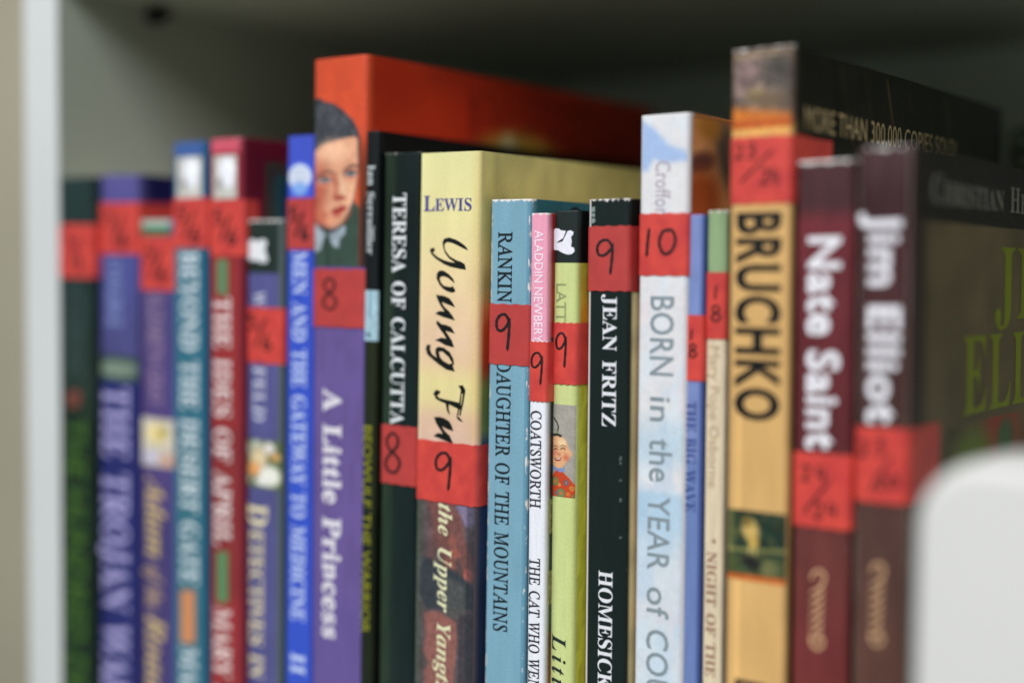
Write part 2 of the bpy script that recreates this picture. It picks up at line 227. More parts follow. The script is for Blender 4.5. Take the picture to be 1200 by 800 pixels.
    (0, 99, 293, 1, 39, 156, -10, 119, -5, 87, 11, 59, 35, 38, 68, 24, 106, 19, 150, 25, 196, 40, 237, 64, 271, 96, 297, 133, 313, 175, 319, 218, 314, 250, 298, 271, 275, 277, 245, 275, 228, 266, 215, 253, 207, 236, 204, 206, 216, 196, 251, 197, 271, 190, 290, 169, 297, 138, 285, 118, 248, 112, 187, 115, 142, 123, 105, 137, 76, 166, 48, 204, 38, 239, 47, 271, 72, 285, 60, 248, 21, 205, -2),
    (0, 115, 288, 1, 51, 151, -10, 122, -6, 73, 9, 60, 4, 51, -9, 36, -9, 36, 105, 53, 105, 66, 68, 87, 39, 112, 21, 140, 15, 162, 18, 179, 27, 189, 40, 192, 58, 183, 84, 156, 105, 76, 148, 54, 169, 41, 193, 37, 220, 44, 259, 65, 291, 98, 312, 141, 319, 166, 316, 213, 305, 223, 308, 230, 319, 244, 319, 244, 222, 228, 222, 215, 254, 196, 277, 174, 291, 149, 296, 130, 294, 116, 286, 108, 274, 105, 259, 107, 244, 115, 232, 146, 212, 221, 172, 241, 151, 253, 127, 257, 95, 250, 51, 228, 18, 194, -3),
    (0, 97, 344, 2, 48, 255, -10, 216, 1, 200, 35, 168, 11, 133, -4, 95, -9, 64, -4, 40, 11, 25, 34, 20, 63, 31, 104, 63, 136, 98, 155, 143, 173, 199, 190, 199, 241, 196, 266, 187, 282, 171, 292, 148, 296, 115, 290, 104, 274, 123, 231, 120, 215, 110, 202, 95, 194, 77, 191, 59, 194, 45, 203, 36, 218, 33, 236, 37, 259, 49, 278, 69, 295, 95, 308, 126, 316, 162, 318, 205, 315, 239, 307, 263, 292, 285, 259, 293, 210, 293, 62, 295, 40, 304, 34, 320, 42, 329, 28, 294, -1, 8, 151, 34, 174, 41, 199, 63, 199, 169, 154, 151, 127, 123, 118, 84, 126, 46),
    (0, 109, 554, 1, 61, 18, 0, 18, 16, 35, 19, 45, 26, 51, 37, 52, 253, 46, 284, 36, 291, 19, 294, 19, 310, 146, 310, 146, 265, 173, 294, 204, 312, 237, 318, 277, 312, 305, 293, 320, 261, 348, 293, 381, 312, 418, 318, 465, 306, 494, 271, 504, 212, 504, 56, 510, 26, 520, 19, 536, 16, 536, 0, 377, 0, 377, 16, 393, 19, 403, 26, 410, 56, 410, 217, 404, 258, 394, 268, 377, 271, 349, 263, 324, 237, 324, 56, 331, 26, 340, 19, 356, 16, 356, 0, 199, 0, 199, 16, 215, 19, 225, 26, 232, 56, 232, 217, 226, 258, 216, 268, 199, 271, 170, 262, 146, 235, 146, 56, 152, 27, 162, 19, 177, 16, 177, 0),
    (0, 111, 336, 2, 24, 169, -10, 127, -5, 90, 11, 60, 37, 38, 70, 24, 110, 19, 154, 24, 199, 38, 239, 60, 272, 90, 297, 127, 313, 168, 318, 209, 313, 245, 298, 275, 273, 298, 240, 312, 200, 317, 154, 312, 108, 298, 69, 275, 36, 245, 11, 210, -5, 17, 169, 11, 193, 18, 209, 39, 217, 81, 220, 154, 214, 245, 208, 271, 192, 292, 169, 299, 144, 292, 128, 271, 122, 245, 118, 206, 117, 154, 120, 82, 128, 39, 144, 18),
    (0, 100, 370, 2, 32, 140, -10, 107, -5, 78, 10, 53, 35, 35, 66, 23, 104, 19, 147, 24, 196, 36, 237, 55, 272, 81, 297, 112, 313, 146, 318, 189, 309, 223, 280, 223, 401, 220, 419, 212, 430, 198, 437, 176, 439, 176, 455, 319, 455, 319, 75, 325, 41, 335, 32, 353, 28, 353, 11, 315, 8, 271, 1, 223, -10, 223, 39, 188, 2, 17, 171, 28, 187, 31, 202, 41, 215, 56, 223, 76, 223, 242, 217, 257, 206, 270, 191, 278, 174, 281, 147, 273, 130, 250, 121, 210, 118, 153, 120, 98, 130, 58, 146, 36),
    (1, 65, 463, 2, 27, -85, 0, -85, 13, -45, 24, -15, 56, 228, 475, 241, 475, 337, 58, 345, 37, 359, 24, 380, 16, 408, 13, 409, 0, 221, 0, 220, 13, 252, 16, 266, 26, 269, 46, 264, 78, 246, 158, 90, 158, 75, 150, 41, 90, 25, 56, 22, 36, 38, 17, 75, 13, 75, 0, 3, 94, 183, 240, 183, 199, 367),
    (1, 66, 439, 3, 30, -34, 0, -34, 13, -4, 17, 12, 27, 20, 45, 23, 73, 22, 385, 18, 420, 12, 434, 0, 443, -17, 449, -41, 451, -41, 465, 130, 465, 219, 454, 280, 420, 312, 365, 312, 316, 285, 278, 229, 251, 279, 227, 315, 192, 337, 145, 342, 104, 332, 68, 309, 39, 274, 18, 244, 8, 210, 2, 171, 0, 14, 123, 259, 167, 262, 201, 271, 225, 287, 244, 322, 240, 369, 220, 409, 185, 434, 135, 442, 105, 440, 93, 430, 90, 410, 90, 269, 100, 261, 17, 148, 21, 191, 25, 224, 36, 248, 56, 262, 82, 266, 114, 260, 152, 243, 190, 216, 217, 178, 232, 130, 237, 100, 235, 90, 222, 91, 58, 93, 44, 99, 32, 109, 25),
    (1, 67, 471, 1, 57, 221, -10, 183, -8, 147, 0, 113, 13, 67, 41, 28, 78, 7, 108, -10, 142, -23, 179, -31, 227, -28, 276, -22, 307, -11, 337, 3, 365, 21, 391, 41, 413, 64, 433, 104, 456, 147, 470, 193, 475, 236, 470, 308, 453, 320, 458, 326, 470, 340, 470, 349, 332, 335, 332, 330, 353, 312, 395, 285, 427, 249, 446, 206, 453, 166, 447, 130, 430, 99, 404, 74, 370, 62, 343, 53, 313, 48, 281, 47, 247, 50, 211, 58, 175, 74, 129, 96, 91, 124, 60, 157, 37, 193, 23, 231, 19, 287, 28, 333, 56, 371, 103, 387, 91, 367, 60, 345, 34, 319, 15, 291, 1, 258, -7),
    (1, 68, 507, 2, 34, -36, 0, -35, 13, -5, 16, 11, 26, 19, 43, 22, 73, 22, 385, 18, 419, 12, 433, 0, 443, -17, 449, -41, 451, -41, 465, 137, 465, 180, 462, 221, 454, 259, 442, 309, 413, 351, 375, 374, 344, 392, 310, 405, 272, 413, 236, 414, 202, 411, 169, 403, 137, 389, 108, 371, 82, 348, 58, 321, 38, 289, 22, 252, 10, 211, 2, 167, 0, 24, 164, 22, 200, 25, 231, 32, 258, 44, 291, 70, 314, 103, 329, 144, 335, 189, 333, 237, 323, 287, 307, 334, 284, 373, 255, 403, 220, 425, 180, 438, 134, 443, 103, 439, 91, 423, 88, 387, 89, 89, 92, 49, 99, 36, 113, 28, 134, 24),
    (1, 69, 454, 1, 52, -34, 0, -34, 13, -5, 16, 11, 25, 19, 43, 22, 73, 22, 385, 18, 419, 12, 433, 0, 443, -17, 449, -41, 451, -41, 465, 314, 465, 322, 364, 311, 364, 301, 394, 290, 414, 275, 427, 255, 436, 190, 442, 133, 442, 103, 439, 91, 426, 89, 396, 89, 260, 145, 260, 188, 264, 214, 275, 228, 296, 233, 326, 246, 326, 243, 161, 231, 161, 226, 187, 212, 220, 190, 234, 150, 237, 90, 237, 90, 62, 92, 47, 98, 36, 109, 28, 147, 24, 237, 26, 272, 34, 301, 48, 323, 67, 339, 94, 352, 128, 365, 128, 351, 0),
    (1, 70, 406, 1, 43, -31, 0, -30, 13, 5, 18, 21, 36, 25, 73, 25, 385, 22, 419, 15, 433, 3, 443, -14, 449, -38, 451, -38, 465, 296, 465, 305, 355, 291, 355, 274, 403, 254, 425, 226, 437, 188, 441, 112, 440, 101, 435, 94, 418, 96, 258, 164, 259, 187, 264, 204, 272, 215, 284, 223, 302, 229, 325, 242, 325, 243, 156, 229, 156, 223, 190, 213, 212, 201, 226, 181, 233, 96, 235, 98, 56, 100, 44, 108, 29, 120, 19, 166, 12, 168, 0),
    (1, 71, 541, 1, 70, 248, -10, 205, -7, 165, 0, 126, 13, 91, 31, 60, 53, 32, 80, 9, 110, -9, 144, -22, 181, -30, 230, -28, 278, -21, 310, -11, 339, 3, 367, 20, 393, 64, 435, 104, 457, 149, 470, 199, 475, 245, 471, 290, 459, 326, 446, 345, 442, 366, 448, 376, 469, 388, 469, 395, 327, 384, 327, 366, 364, 343, 395, 315, 420, 283, 438, 248, 449, 209, 453, 170, 448, 136, 435, 107, 413, 83, 383, 66, 348, 54, 306, 49, 261, 51, 217, 59, 173, 77, 126, 101, 86, 131, 53, 167, 30, 208, 15, 252, 11, 285, 15, 312, 26, 331, 43, 337, 64, 335, 173, 333, 185, 326, 199, 313, 208, 264, 214, 264, 227, 457, 227, 457, 214, 435, 213, 420, 208, 411, 200, 406, 188, 404, 146, 407, 35, 359, 10, 306, -5),
    (1, 72, 520, 1, 62, -34, 0, -34, 13, 1, 18, 18, 36, 22, 73, 22, 385, 18, 419, 12, 433, 0, 443, -17, 449, -41, 451, -41, 465, 144, 465, 145, 451, 117, 448, 100, 439, 92, 421, 89, 390, 90, 271, 98, 262, 115, 259, 287, 259, 303, 262, 307, 274, 306, 385, 303, 419, 296, 433, 285, 443, 267, 449, 243, 451, 244, 465, 429, 465, 429, 451, 399, 448, 384, 439, 376, 421, 373, 392, 375, 60, 377, 45, 384, 31, 395, 21, 412, 16, 436, 13, 437, 0, 251, 0, 251, 13, 287, 18, 303, 36, 307, 73, 305, 222, 297, 232, 280, 234, 109, 234, 93, 231, 89, 220, 90, 60, 92, 45, 99, 31, 110, 21, 128, 16, 152, 13, 152, 0),
    (1, 73, 245, 1, 25, -31, 0, -30, 13, 5, 18, 21, 36, 25, 73, 25, 385, 22, 419, 15, 433, 3, 443, -14, 449, -38, 451, -38, 465, 150, 465, 150, 451, 120, 448, 105, 439, 97, 421, 94, 392, 95, 80, 98, 45, 105, 31, 116, 21, 133, 16, 157, 13, 157, 0),
    (1, 75, 454, 1, 51, -34, 0, -34, 13, 1, 18, 18, 36, 22, 73, 22, 385, 18, 419, 12, 433, 0, 443, -17, 449, -41, 451, -41, 465, 143, 465, 143, 451, 115, 449, 100, 441, 92, 425, 89, 396, 90, 256, 96, 250, 104, 253, 232, 385, 254, 413, 258, 434, 245, 447, 213, 451, 213, 465, 376, 465, 374, 452, 344, 446, 316, 426, 152, 264, 363, 44, 386, 27, 410, 16, 434, 13, 435, 0, 236, 0, 236, 13, 272, 18, 277, 37, 268, 55, 106, 228, 96, 233, 89, 224, 90, 75, 92, 46, 100, 30, 112, 20, 158, 13, 158, 0),
    (1, 76, 449, 1, 31, -24, 0, -24, 13, 5, 16, 21, 26, 29, 43, 32, 73, 31, 405, 29, 419, 22, 433, 10, 443, -7, 449, -31, 451, -31, 465, 153, 465, 152, 452, 127, 449, 111, 440, 102, 422, 99, 393, 102, 51, 108, 37, 118, 29, 158, 24, 253, 26, 289, 33, 316, 45, 336, 65, 351, 94, 363, 132, 376, 132, 368, 0),
    (1, 77, 590, 1, 43, -36, 0, -36, 13, -2, 18, 15, 36, 20, 73, 24, 385, 20, 419, 14, 433, 2, 443, -15, 449, -39, 451, -39, 465, 87, 465, 231, 108, 371, 465, 498, 465, 498, 451, 468, 448, 453, 439, 445, 421, 442, 392, 444, 60, 446, 45, 453, 31, 464, 21, 505, 13, 506, 0, 322, 0, 322, 11, 354, 18, 370, 39, 375, 83, 374, 392, 219, 0, 210, 0, 51, 393, 50, 71, 54, 48, 61, 31, 73, 21, 90, 16, 114, 13, 114, 0),
    (1, 78, 500, 1, 34, 341, -11, 53, 373, 53, 60, 56, 43, 63, 29, 74, 20, 118, 13, 118, 0, -34, 0, -34, 13, -7, 16, 10, 25, 19, 43, 22, 73, 22, 408, 15, 423, 1, 438, -16, 448, -41, 451, -41, 465, 57, 465, 324, 108, 323, 405, 321, 422, 314, 436, 302, 445, 258, 451, 258, 465, 410, 465, 410, 451, 377, 447, 360, 429, 354, 392, 353, -11),
    (1, 79, 516, 2, 33, 203, -10, 150, -5, 102, 11, 60, 36, 24, 70, -3, 112, -22, 162, -30, 207, -30, 253, -22, 296, -7, 338, 14, 376, 41, 409, 73, 436, 109, 457, 149, 470, 191, 475, 243, 469, 291, 453, 332, 427, 367, 393, 394, 351, 413, 302, 420, 265, 421, 227, 417, 189, 408, 152, 395, 117, 377, 85, 356, 56, 331, 32, 294, 9, 251, -5, 28, 198, 10, 231, 15, 260, 29, 285, 51, 305, 80, 322, 114, 334, 153, 340, 196, 342, 240, 338, 286, 329, 331, 308, 384, 279, 423, 241, 447, 198, 455, 163, 449, 131, 434, 104, 408, 81, 374, 69, 348, 53, 286, 49, 249, 49, 211, 52, 174, 60, 137, 82, 83, 113, 43, 152, 18),
    (1, 80, 403, 2, 31, -34, 0, -34, 13, -5, 16, 11, 25, 20, 42, 22, 73, 22, 385, 18, 419, 12, 434, 0, 443, -17, 449, -41, 451, -41, 465, 142, 465, 223, 453, 280, 418, 311, 361, 315, 323, 307, 289, 287, 261, 255, 240, 228, 230, 197, 224, 99, 222, 89, 214, 92, 46, 100, 30, 113, 20, 133, 15, 162, 13, 161, 0, 16, 127, 242, 169, 246, 201, 257, 223, 275, 239, 313, 234, 364, 219, 400, 196, 425, 165, 440, 124, 445, 97, 438, 92, 426, 89, 405, 89, 263, 91, 253, 99, 244),
    (1, 82, 451, 2, 38, -34, 0, -34, 13, -4, 17, 12, 27, 20, 45, 23, 73, 22, 385, 18, 420, 12, 434, 0, 443, -17, 449, -41, 451, -41, 465, 156, 465, 200, 462, 238, 453, 269, 438, 304, 406, 325, 364, 325, 307, 292, 264, 226, 235, 328, 85, 352, 53, 373, 31, 393, 18, 418, 13, 418, 0, 314, 0, 159, 228, 90, 231, 90, 89, 94, 46, 101, 30, 113, 20, 129, 15, 158, 13, 158, 0, 13, 135, 250, 177, 253, 210, 263, 234, 280, 252, 316, 248, 363, 226, 407, 187, 434, 132, 443, 106, 440, 93, 427, 90, 398, 90, 253),
    (1, 83, 369, 1, 59, 156, -9, 109, -5, 46, 13, 38, 13, 23, 8, 17, -8, 5, -8, -14, 146, -1, 146, 14, 106, 33, 72, 56, 46, 97, 19, 143, 11, 166, 14, 185, 23, 200, 38, 209, 57, 211, 79, 207, 105, 190, 139, 160, 174, 50, 267, 22, 297, 4, 325, -7, 353, -12, 386, -7, 416, 6, 440, 28, 459, 57, 471, 93, 475, 125, 473, 190, 457, 204, 461, 211, 473, 224, 473, 239, 336, 228, 336, 208, 387, 181, 424, 148, 446, 109, 453, 79, 448, 59, 433, 50, 408, 53, 376, 62, 356, 77, 334, 122, 291, 203, 224, 232, 195, 253, 162, 267, 126, 272, 89, 266, 57, 251, 29, 227, 8, 195, -5),
    (1, 84, 420, 1, 36, 50, 0, 49, 13, 92, 19, 103, 28, 110, 41, 114, 62, 116, 417, 114, 429, 108, 438, 93, 441, 37, 438, 9, 432, -11, 420, -25, 404, -32, 381, -36, 352, -51, 353, -52, 465, 335, 465, 345, 350, 332, 350, 327, 371, 314, 404, 296, 425, 268, 437, 227, 441, 199, 441, 187, 437, 184, 423, 183, 63, 187, 43, 194, 28, 207, 19, 226, 15, 261, 13, 261, 0),
    (1, 85, 491, 1, 52, 203, -10, 159, -6, 120, 5, 85, 24, 45, 63, 21, 113, 16, 142, 14, 388, 12, 420, 4, 435, -8, 444, -27, 449, -54, 452, -54, 465, 142, 465, 143, 452, 109, 448, 93, 436, 84, 414, 82, 381, 84, 142, 89, 109, 106, 73, 132, 46, 167, 29, 209, 23, 245, 27, 274, 38, 296, 55, 310, 79, 316, 103, 320, 137, 321, 355, 315, 412, 307, 431, 295, 443, 277, 449, 251, 452, 250, 465, 406, 465, 408, 452, 398, 452, 369, 444, 354, 420, 350, 357, 352, 163, 350, 124, 345, 90, 337, 62, 318, 29, 289, 7, 251, -6),
    (1, 86, 437, 1, 27, 83, -10, -11, 395, -20, 422, -33, 439, -52, 448, -84, 451, -85, 465, 101, 465, 101, 453, 69, 449, 56, 439, 52, 419, 57, 387, 123, 95, 283, 375, 299, 409, 302, 430, 296, 441, 286, 447, 249, 451, 248, 465, 391, 465, 389, 451, 371, 447, 356, 434, 323, 384, 97, -10),
    (1, 87, 592, 1, 43, 85, -10, -8, 394, -17, 422, -32, 439, -52, 449, -82, 453, -83, 465, 104, 465, 103, 453, 72, 449, 58, 439, 55, 419, 60, 387, 122, 116, 225, 355, 216, 396, 207, 422, 194, 439, 175, 449, 145, 452, 144, 465, 322, 465, 322, 452, 289, 447, 282, 439, 279, 425, 285, 378, 344, 120, 444, 372, 454, 406, 454, 431, 438, 446, 400, 452, 401, 465, 541, 465, 542, 452, 522, 448, 507, 434, 493, 412, 322, -10, 309, -10, 236, 310, 98, -10),
    (1, 89, 412, 1, 40, 48, 0, 49, 12, 90, 18, 108, 34, 113, 66, 112, 201, -14, 396, -32, 418, -49, 434, -66, 444, -86, 449, -108, 451, -109, 465, 93, 465, 92, 451, 52, 445, 45, 437, 46, 423, 60, 393, 161, 235, 236, 358, 258, 400, 262, 427, 256, 438, 244, 445, 201, 451, 200, 465, 360, 465, 360, 450, 342, 446, 326, 433, 308, 412, 180, 205, 180, 53, 182, 40, 190, 26, 203, 17, 224, 13, 255, 12, 254, 0),
    (2, 76, 425, 1, 32, -34, 0, -34, 15, 0, 20, 12, 28, 22, 41, 39, 85, 115, 369, 120, 401, 117, 416, 109, 426, 94, 432, 73, 435, 73, 451, 283, 451, 283, 435, 248, 429, 236, 421, 227, 408, 211, 365, 136, 83, 128, 42, 132, 33, 142, 28, 188, 24, 230, 26, 266, 35, 298, 50, 326, 71, 350, 99, 371, 134, 393, 134, 351, 0),
    (2, 105, 194, 2, 16, 132, 371, 114, 375, 100, 384, 90, 398, 87, 416, 90, 433, 100, 447, 114, 457, 132, 460, 149, 457, 163, 447, 173, 433, 176, 416, 173, 398, 163, 384, 149, 375, 20, 49, -8, 29, -5, 13, 5, 4, 21, 1, 41, 10, 87, 51, 237, 53, 254, 46, 268, 19, 273, 19, 289, 150, 310, 89, 85, 84, 55, 95, 42, 115, 54, 142, 90, 155, 81, 121, 31, 85, 2),
    (2, 116, 185, 1, 25, 30, -9, -4, 3, -15, 39, -11, 70, 45, 273, 13, 273, 13, 297, 58, 319, 98, 353, 134, 398, 162, 398, 134, 300, 187, 300, 179, 273, 126, 273, 70, 77, 67, 56, 70, 45, 77, 41, 98, 54, 128, 95, 144, 85, 116, 44, 88, 14, 60, -3),
    (2, 108, 173, 1, 21, 40, -9, 19, -6, 3, 3, -7, 19, -10, 40, -8, 61, 77, 371, 87, 414, 80, 428, 52, 433, 52, 450, 183, 470, 75, 69, 73, 54, 83, 41, 104, 53, 131, 89, 144, 79, 118, 39, 93, 12, 68, -4),
    (2, 101, 269, 2, 32, 87, -9, 47, -2, 16, 19, -4, 53, -11, 98, -7, 135, 6, 172, 25, 207, 49, 240, 78, 268, 109, 290, 143, 305, 176, 310, 207, 305, 230, 293, 244, 273, 249, 248, 238, 209, 207, 174, 173, 153, 131, 136, 79, 124, 75, 88, 78, 66, 87, 50, 102, 39, 122, 36, 159, 51, 195, 95, 214, 83, 179, 32, 136, 1, 13, 84, 146, 114, 156, 140, 171, 163, 190, 179, 212, 190, 236, 193, 260, 187, 280, 171, 287, 149, 278, 126, 252, 110, 224, 96, 189),
    (2, 80, 409, 2, 30, -34, 0, -34, 15, 0, 20, 12, 28, 22, 41, 39, 85, 119, 387, 120, 404, 117, 417, 109, 426, 73, 435, 73, 451, 259, 451, 343, 439, 393, 404, 410, 346, 404, 310, 386, 278, 359, 251, 323, 231, 291, 222, 248, 217, 171, 215, 136, 82, 130, 47, 132, 33, 141, 24, 155, 18, 177, 15, 177, 0, 10, 248, 246, 283, 271, 304, 310, 312, 363, 297, 412, 252, 428, 230, 421, 218, 392, 178, 239, 189, 238),
    (2, 97, 336, 2, 32, 53, -9, 24, -3, 1, 14, -14, 40, -19, 73, -15, 109, -5, 147, 11, 184, 32, 220, 57, 251, 84, 276, 126, 301, 165, 310, 198, 299, 214, 265, 225, 303, 297, 303, 228, 56, 231, 44, 238, 40, 259, 52, 285, 87, 300, 78, 265, 30, 231, 1, 197, -9, 166, 2, 155, 34, 162, 75, 137, 38, 111, 12, 84, -4, 17, 93, 41, 108, 45, 124, 56, 139, 73, 152, 95, 176, 147, 192, 202, 198, 248, 192, 272, 172, 281, 157, 276, 141, 264, 109, 219, 83, 159, 70, 115, 65, 81, 72, 51),
    (2, 114, 261, 1, 25, -14, 0, 50, 240, 52, 254, 45, 268, 18, 273, 17, 289, 151, 310, 114, 189, 144, 243, 171, 280, 197, 302, 222, 310, 250, 298, 259, 265, 257, 245, 249, 230, 236, 221, 220, 218, 202, 223, 180, 241, 157, 225, 127, 175, 110, 139, 75, 35, 66, 0),
    (2, 104, 357, 1, 37, 210, -9, 176, 3, 165, 41, 173, 84, 223, 246, 220, 257, 210, 261, 185, 252, 159, 227, 131, 185, 104, 130, 81, 68, 63, 0, -19, 0, 90, 411, 83, 428, 48, 433, 48, 451, 110, 457, 187, 470, 115, 197, 139, 232, 162, 260, 184, 282, 217, 303, 253, 310, 290, 297, 303, 259, 298, 223, 246, 57, 248, 47, 257, 43, 276, 57, 306, 98, 320, 89, 284, 34, 247, 2),
    (2, 85, 478, 1, 47, 193, -11, 149, -8, 112, 3, 82, 21, 53, 60, 43, 108, 46, 138, 115, 403, 112, 419, 104, 428, 89, 433, 66, 436, 66, 451, 273, 451, 273, 435, 240, 430, 220, 413, 206, 376, 145, 152, 136, 98, 142, 70, 158, 47, 183, 32, 215, 28, 246, 31, 274, 42, 298, 62, 320, 93, 347, 154, 396, 320, 407, 364, 410, 394, 397, 422, 357, 435, 357, 451, 495, 451, 495, 434, 476, 428, 461, 416, 448, 392, 433, 349, 364, 120, 350, 86, 334, 58, 307, 26, 275, 4, 238, -7),
    (2, 112, 330, 2, 33, -79, -139, -79, -121, -51, -114, -37, -95, 48, 228, 52, 253, 44, 269, 16, 273, 16, 290, 144, 310, 124, 242, 159, 279, 193, 302, 228, 310, 257, 304, 279, 288, 293, 261, 298, 224, 294, 184, 282, 143, 263, 103, 239, 67, 211, 36, 180, 11, 147, -4, 114, -9, 90, -6, 69, 6, 48, -69, 44, -97, 54, -116, 86, -122, 86, -139, 16, 102, 15, 119, 19, 135, 31, 151, 49, 165, 71, 190, 125, 207, 179, 214, 224, 206, 252, 187, 262, 155, 249, 127, 209, 103, 142, 86, 78, 78, 38, 84, 20),
    (2, 89, 349, 1, 37, 23, 0, 23, 17, 48, 20, 66, 27, 78, 40, 87, 60, 125, 204, 122, 226, 59, 412, 50, 424, 24, 433, 24, 451, 206, 451, 206, 435, 171, 429, 161, 409, 163, 394, 210, 240, 291, 352, 310, 382, 316, 405, 306, 427, 277, 435, 269, 435, 269, 451, 415, 451, 415, 435, 399, 432, 383, 423, 352, 389, 221, 210, 185, 71, 181, 48, 184, 32, 192, 24, 232, 17, 232, 0),
    (2, 110, 357, 1, 39, 213, -9, 179, 3, 168, 41, 175, 84, 226, 246, 222, 257, 213, 261, 189, 253, 163, 229, 136, 190, 116, 152, 97, 107, 75, 38, 66, 0, -14, 0, 50, 240, 52, 254, 45, 268, 18, 273, 17, 289, 151, 310, 116, 193, 141, 230, 164, 259, 187, 281, 220, 303, 256, 310, 294, 297, 306, 259, 301, 226, 248, 57, 251, 47, 260, 43, 279, 55, 304, 90, 319, 80, 291, 41, 266, 13, 240, -4),
    (2, 103, 298, 3, 54, 77, -139, 23, -134, -18, -119, -43, -95, -51, -66, -46, -44, -31, -25, -4, -9, 33, 5, 6, 28, -3, 51, 1, 68, 12, 83, 30, 98, 57, 114, 36, 130, 20, 147, 12, 166, 9, 189, 14, 220, 28, 248, 50, 273, 79, 293, 113, 305, 149, 310, 183, 306, 215, 295, 244, 277, 302, 277, 299, 248, 261, 248, 264, 225, 259, 192, 244, 164, 221, 139, 191, 120, 157, 108, 118, 104, 83, 106, 70, 95, 66, 84, 73, 72, 93, 63, 135, 50, 182, 32, 201, 21, 216, 9, 229, -12, 233, -36, 228, -65, 213, -90, 189, -110, 158, -126, 120, -136, 16, 116, 125, 133, 129, 149, 142, 164, 162, 175, 188, 182, 216, 185, 246, 177, 277, 156, 287, 138, 283, 122, 269, 107, 247, 96, 222, 88, 193, 86, 164, 94, 135, 14, 85, -117, 117, -113, 141, -102, 157, -85, 162, -66, 156, -47, 138, -32, 107, -19, 60, -4, 21, -31, 7, -62, 13, -83, 30, -101, 54, -113),
    (2, 122, 260, 1, 35, 154, -52, 129, -49, 105, -41, 33, 1, 17, 5, -7, -5, -24, -16, -36, -6, -34, 0, 159, 238, 77, 238, 48, 235, 34, 225, 20, 198, 3, 198, 32, 301, 244, 301, 54, 73, 81, 59, 101, 38, 117, 15, 129, -9, 141, -26, 155, -32, 165, -30, 169, -24, 157, 2, 156, 11, 165, 35, 191, 44, 217, 35, 226, 8, 221, -14, 207, -33, 184, -47),
    (2, 65, 420, 2, 24, -68, 0, -68, 17, -39, 25, -13, 48, 323, 461, 342, 461, 326, 79, 342, 33, 388, 17, 388, 0, 178, 0, 178, 17, 208, 24, 225, 39, 234, 60, 237, 87, 238, 140, 97, 140, 49, 81, 33, 56, 28, 40, 38, 25, 71, 17, 71, 0, 3, 119, 168, 240, 168, 247, 328),
    (2, 82, 429, 2, 38, -34, 0, -34, 15, 0, 20, 12, 28, 22, 41, 39, 85, 119, 387, 118, 416, 109, 426, 73, 435, 73, 451, 253, 451, 304, 448, 345, 440, 376, 426, 405, 395, 415, 350, 407, 310, 382, 276, 357, 257, 325, 242, 286, 231, 343, 61, 352, 40, 364, 28, 380, 21, 400, 17, 400, 0, 266, 0, 194, 222, 173, 222, 136, 82, 130, 47, 132, 33, 141, 24, 155, 18, 177, 15, 177, 0, 10, 246, 253, 282, 278, 305, 316, 313, 364, 298, 413, 253, 429, 232, 424, 221, 399, 179, 246, 188, 245),
    (2, 111, 316, 2, 24, 96, -9, 54, -2, 20, 20, -3, 54, -10, 98, -6, 135, 6, 172, 24, 208, 48, 241, 76, 269, 107, 291, 141, 305, 175, 310, 221, 302, 256, 281, 278, 247, 285, 203, 281, 167, 270, 130, 252, 94, 228, 61, 200, 33, 168, 10, 133, -5, 16, 103, 13, 119, 18, 134, 30, 162, 74, 184, 132, 200, 191, 206, 240, 197, 276, 172, 288, 157, 284, 141, 272, 113, 229, 90, 172, 75, 111, 69, 58, 78, 25),
    (2, 100, 334, 2, 36, 55, -9, 26, -4, 3, 14, -11, 43, -15, 82, -13, 114, -4, 148, 10, 182, 29, 215, 52, 245, 78, 272, 121, 300, 164, 310, 190, 306, 213, 294, 242, 399, 243, 412, 234, 428, 205, 433, 205, 451, 343, 470, 230, 48, 238, 41, 255, 52, 281, 89, 297, 78, 270, 40, 246, 13, 223, -4, 198, -9, 167, 2, 157, 35, 164, 76, 138, 38, 113, 12, 86, -4, 18, 96, 42, 111, 46, 127, 58, 142, 76, 156, 99, 180, 153, 196, 208, 201, 249, 195, 275, 177, 283, 164, 280, 149, 269, 120, 231, 93, 181, 74, 126, 68, 101, 66, 79, 75, 51),
    (2, 102, 193, 1, 49, -66, -139, -90, -135, -108, -124, -121, -106, -125, -85, -123, -70, -116, -58, -105, -50, -91, -48, -69, -56, -60, -79, -65, -97, -71, -107, -59, -117, -46, -113, -34, -102, -15, -65, 4, 3, 60, 275, 13, 275, 19, 303, 66, 303, 82, 354, 102, 396, 126, 428, 166, 460, 212, 470, 241, 467, 264, 456, 277, 439, 282, 418, 273, 391, 247, 381, 224, 391, 214, 413, 225, 442, 214, 449, 195, 441, 178, 415, 167, 387, 144, 303, 201, 303, 197, 275, 140, 275, 93, 59, 65, -29, 40, -77, 11, -112, -24, -132),
    (2, 109, 525, 1, 57, 380, -8, 346, 4, 335, 42, 343, 85, 387, 222, 393, 247, 390, 258, 380, 261, 351, 249, 318, 214, 296, 176, 273, 125, 230, 0, 152, 0, 226, 247, 222, 258, 213, 261, 196, 257, 177, 244, 157, 222, 136, 190, 116, 152, 97, 107, 75, 38, 66, 0, -14, 0, 50, 240, 52, 254, 45, 268, 18, 273, 17, 289, 151, 310, 116, 193, 141, 230, 164, 259, 187, 281, 220, 303, 256, 310, 294, 297, 306, 260, 299, 217, 330, 258, 361, 287, 391, 304, 422, 310, 460, 297, 473, 260, 468, 224, 416, 58, 418, 47, 426, 44, 446, 56, 471, 91, 486, 81, 459, 42, 433, 14, 407, -3),
    (2, 73, 249, 1, 21, -34, 0, -34, 15, 0, 20, 12, 28, 22, 41, 39, 85, 119, 387, 120, 404, 108, 426, 73, 435, 73, 451, 283, 451, 283, 435, 247, 428, 227, 410, 211, 365, 135, 82, 129, 47, 141, 24, 177, 15, 177, 0),
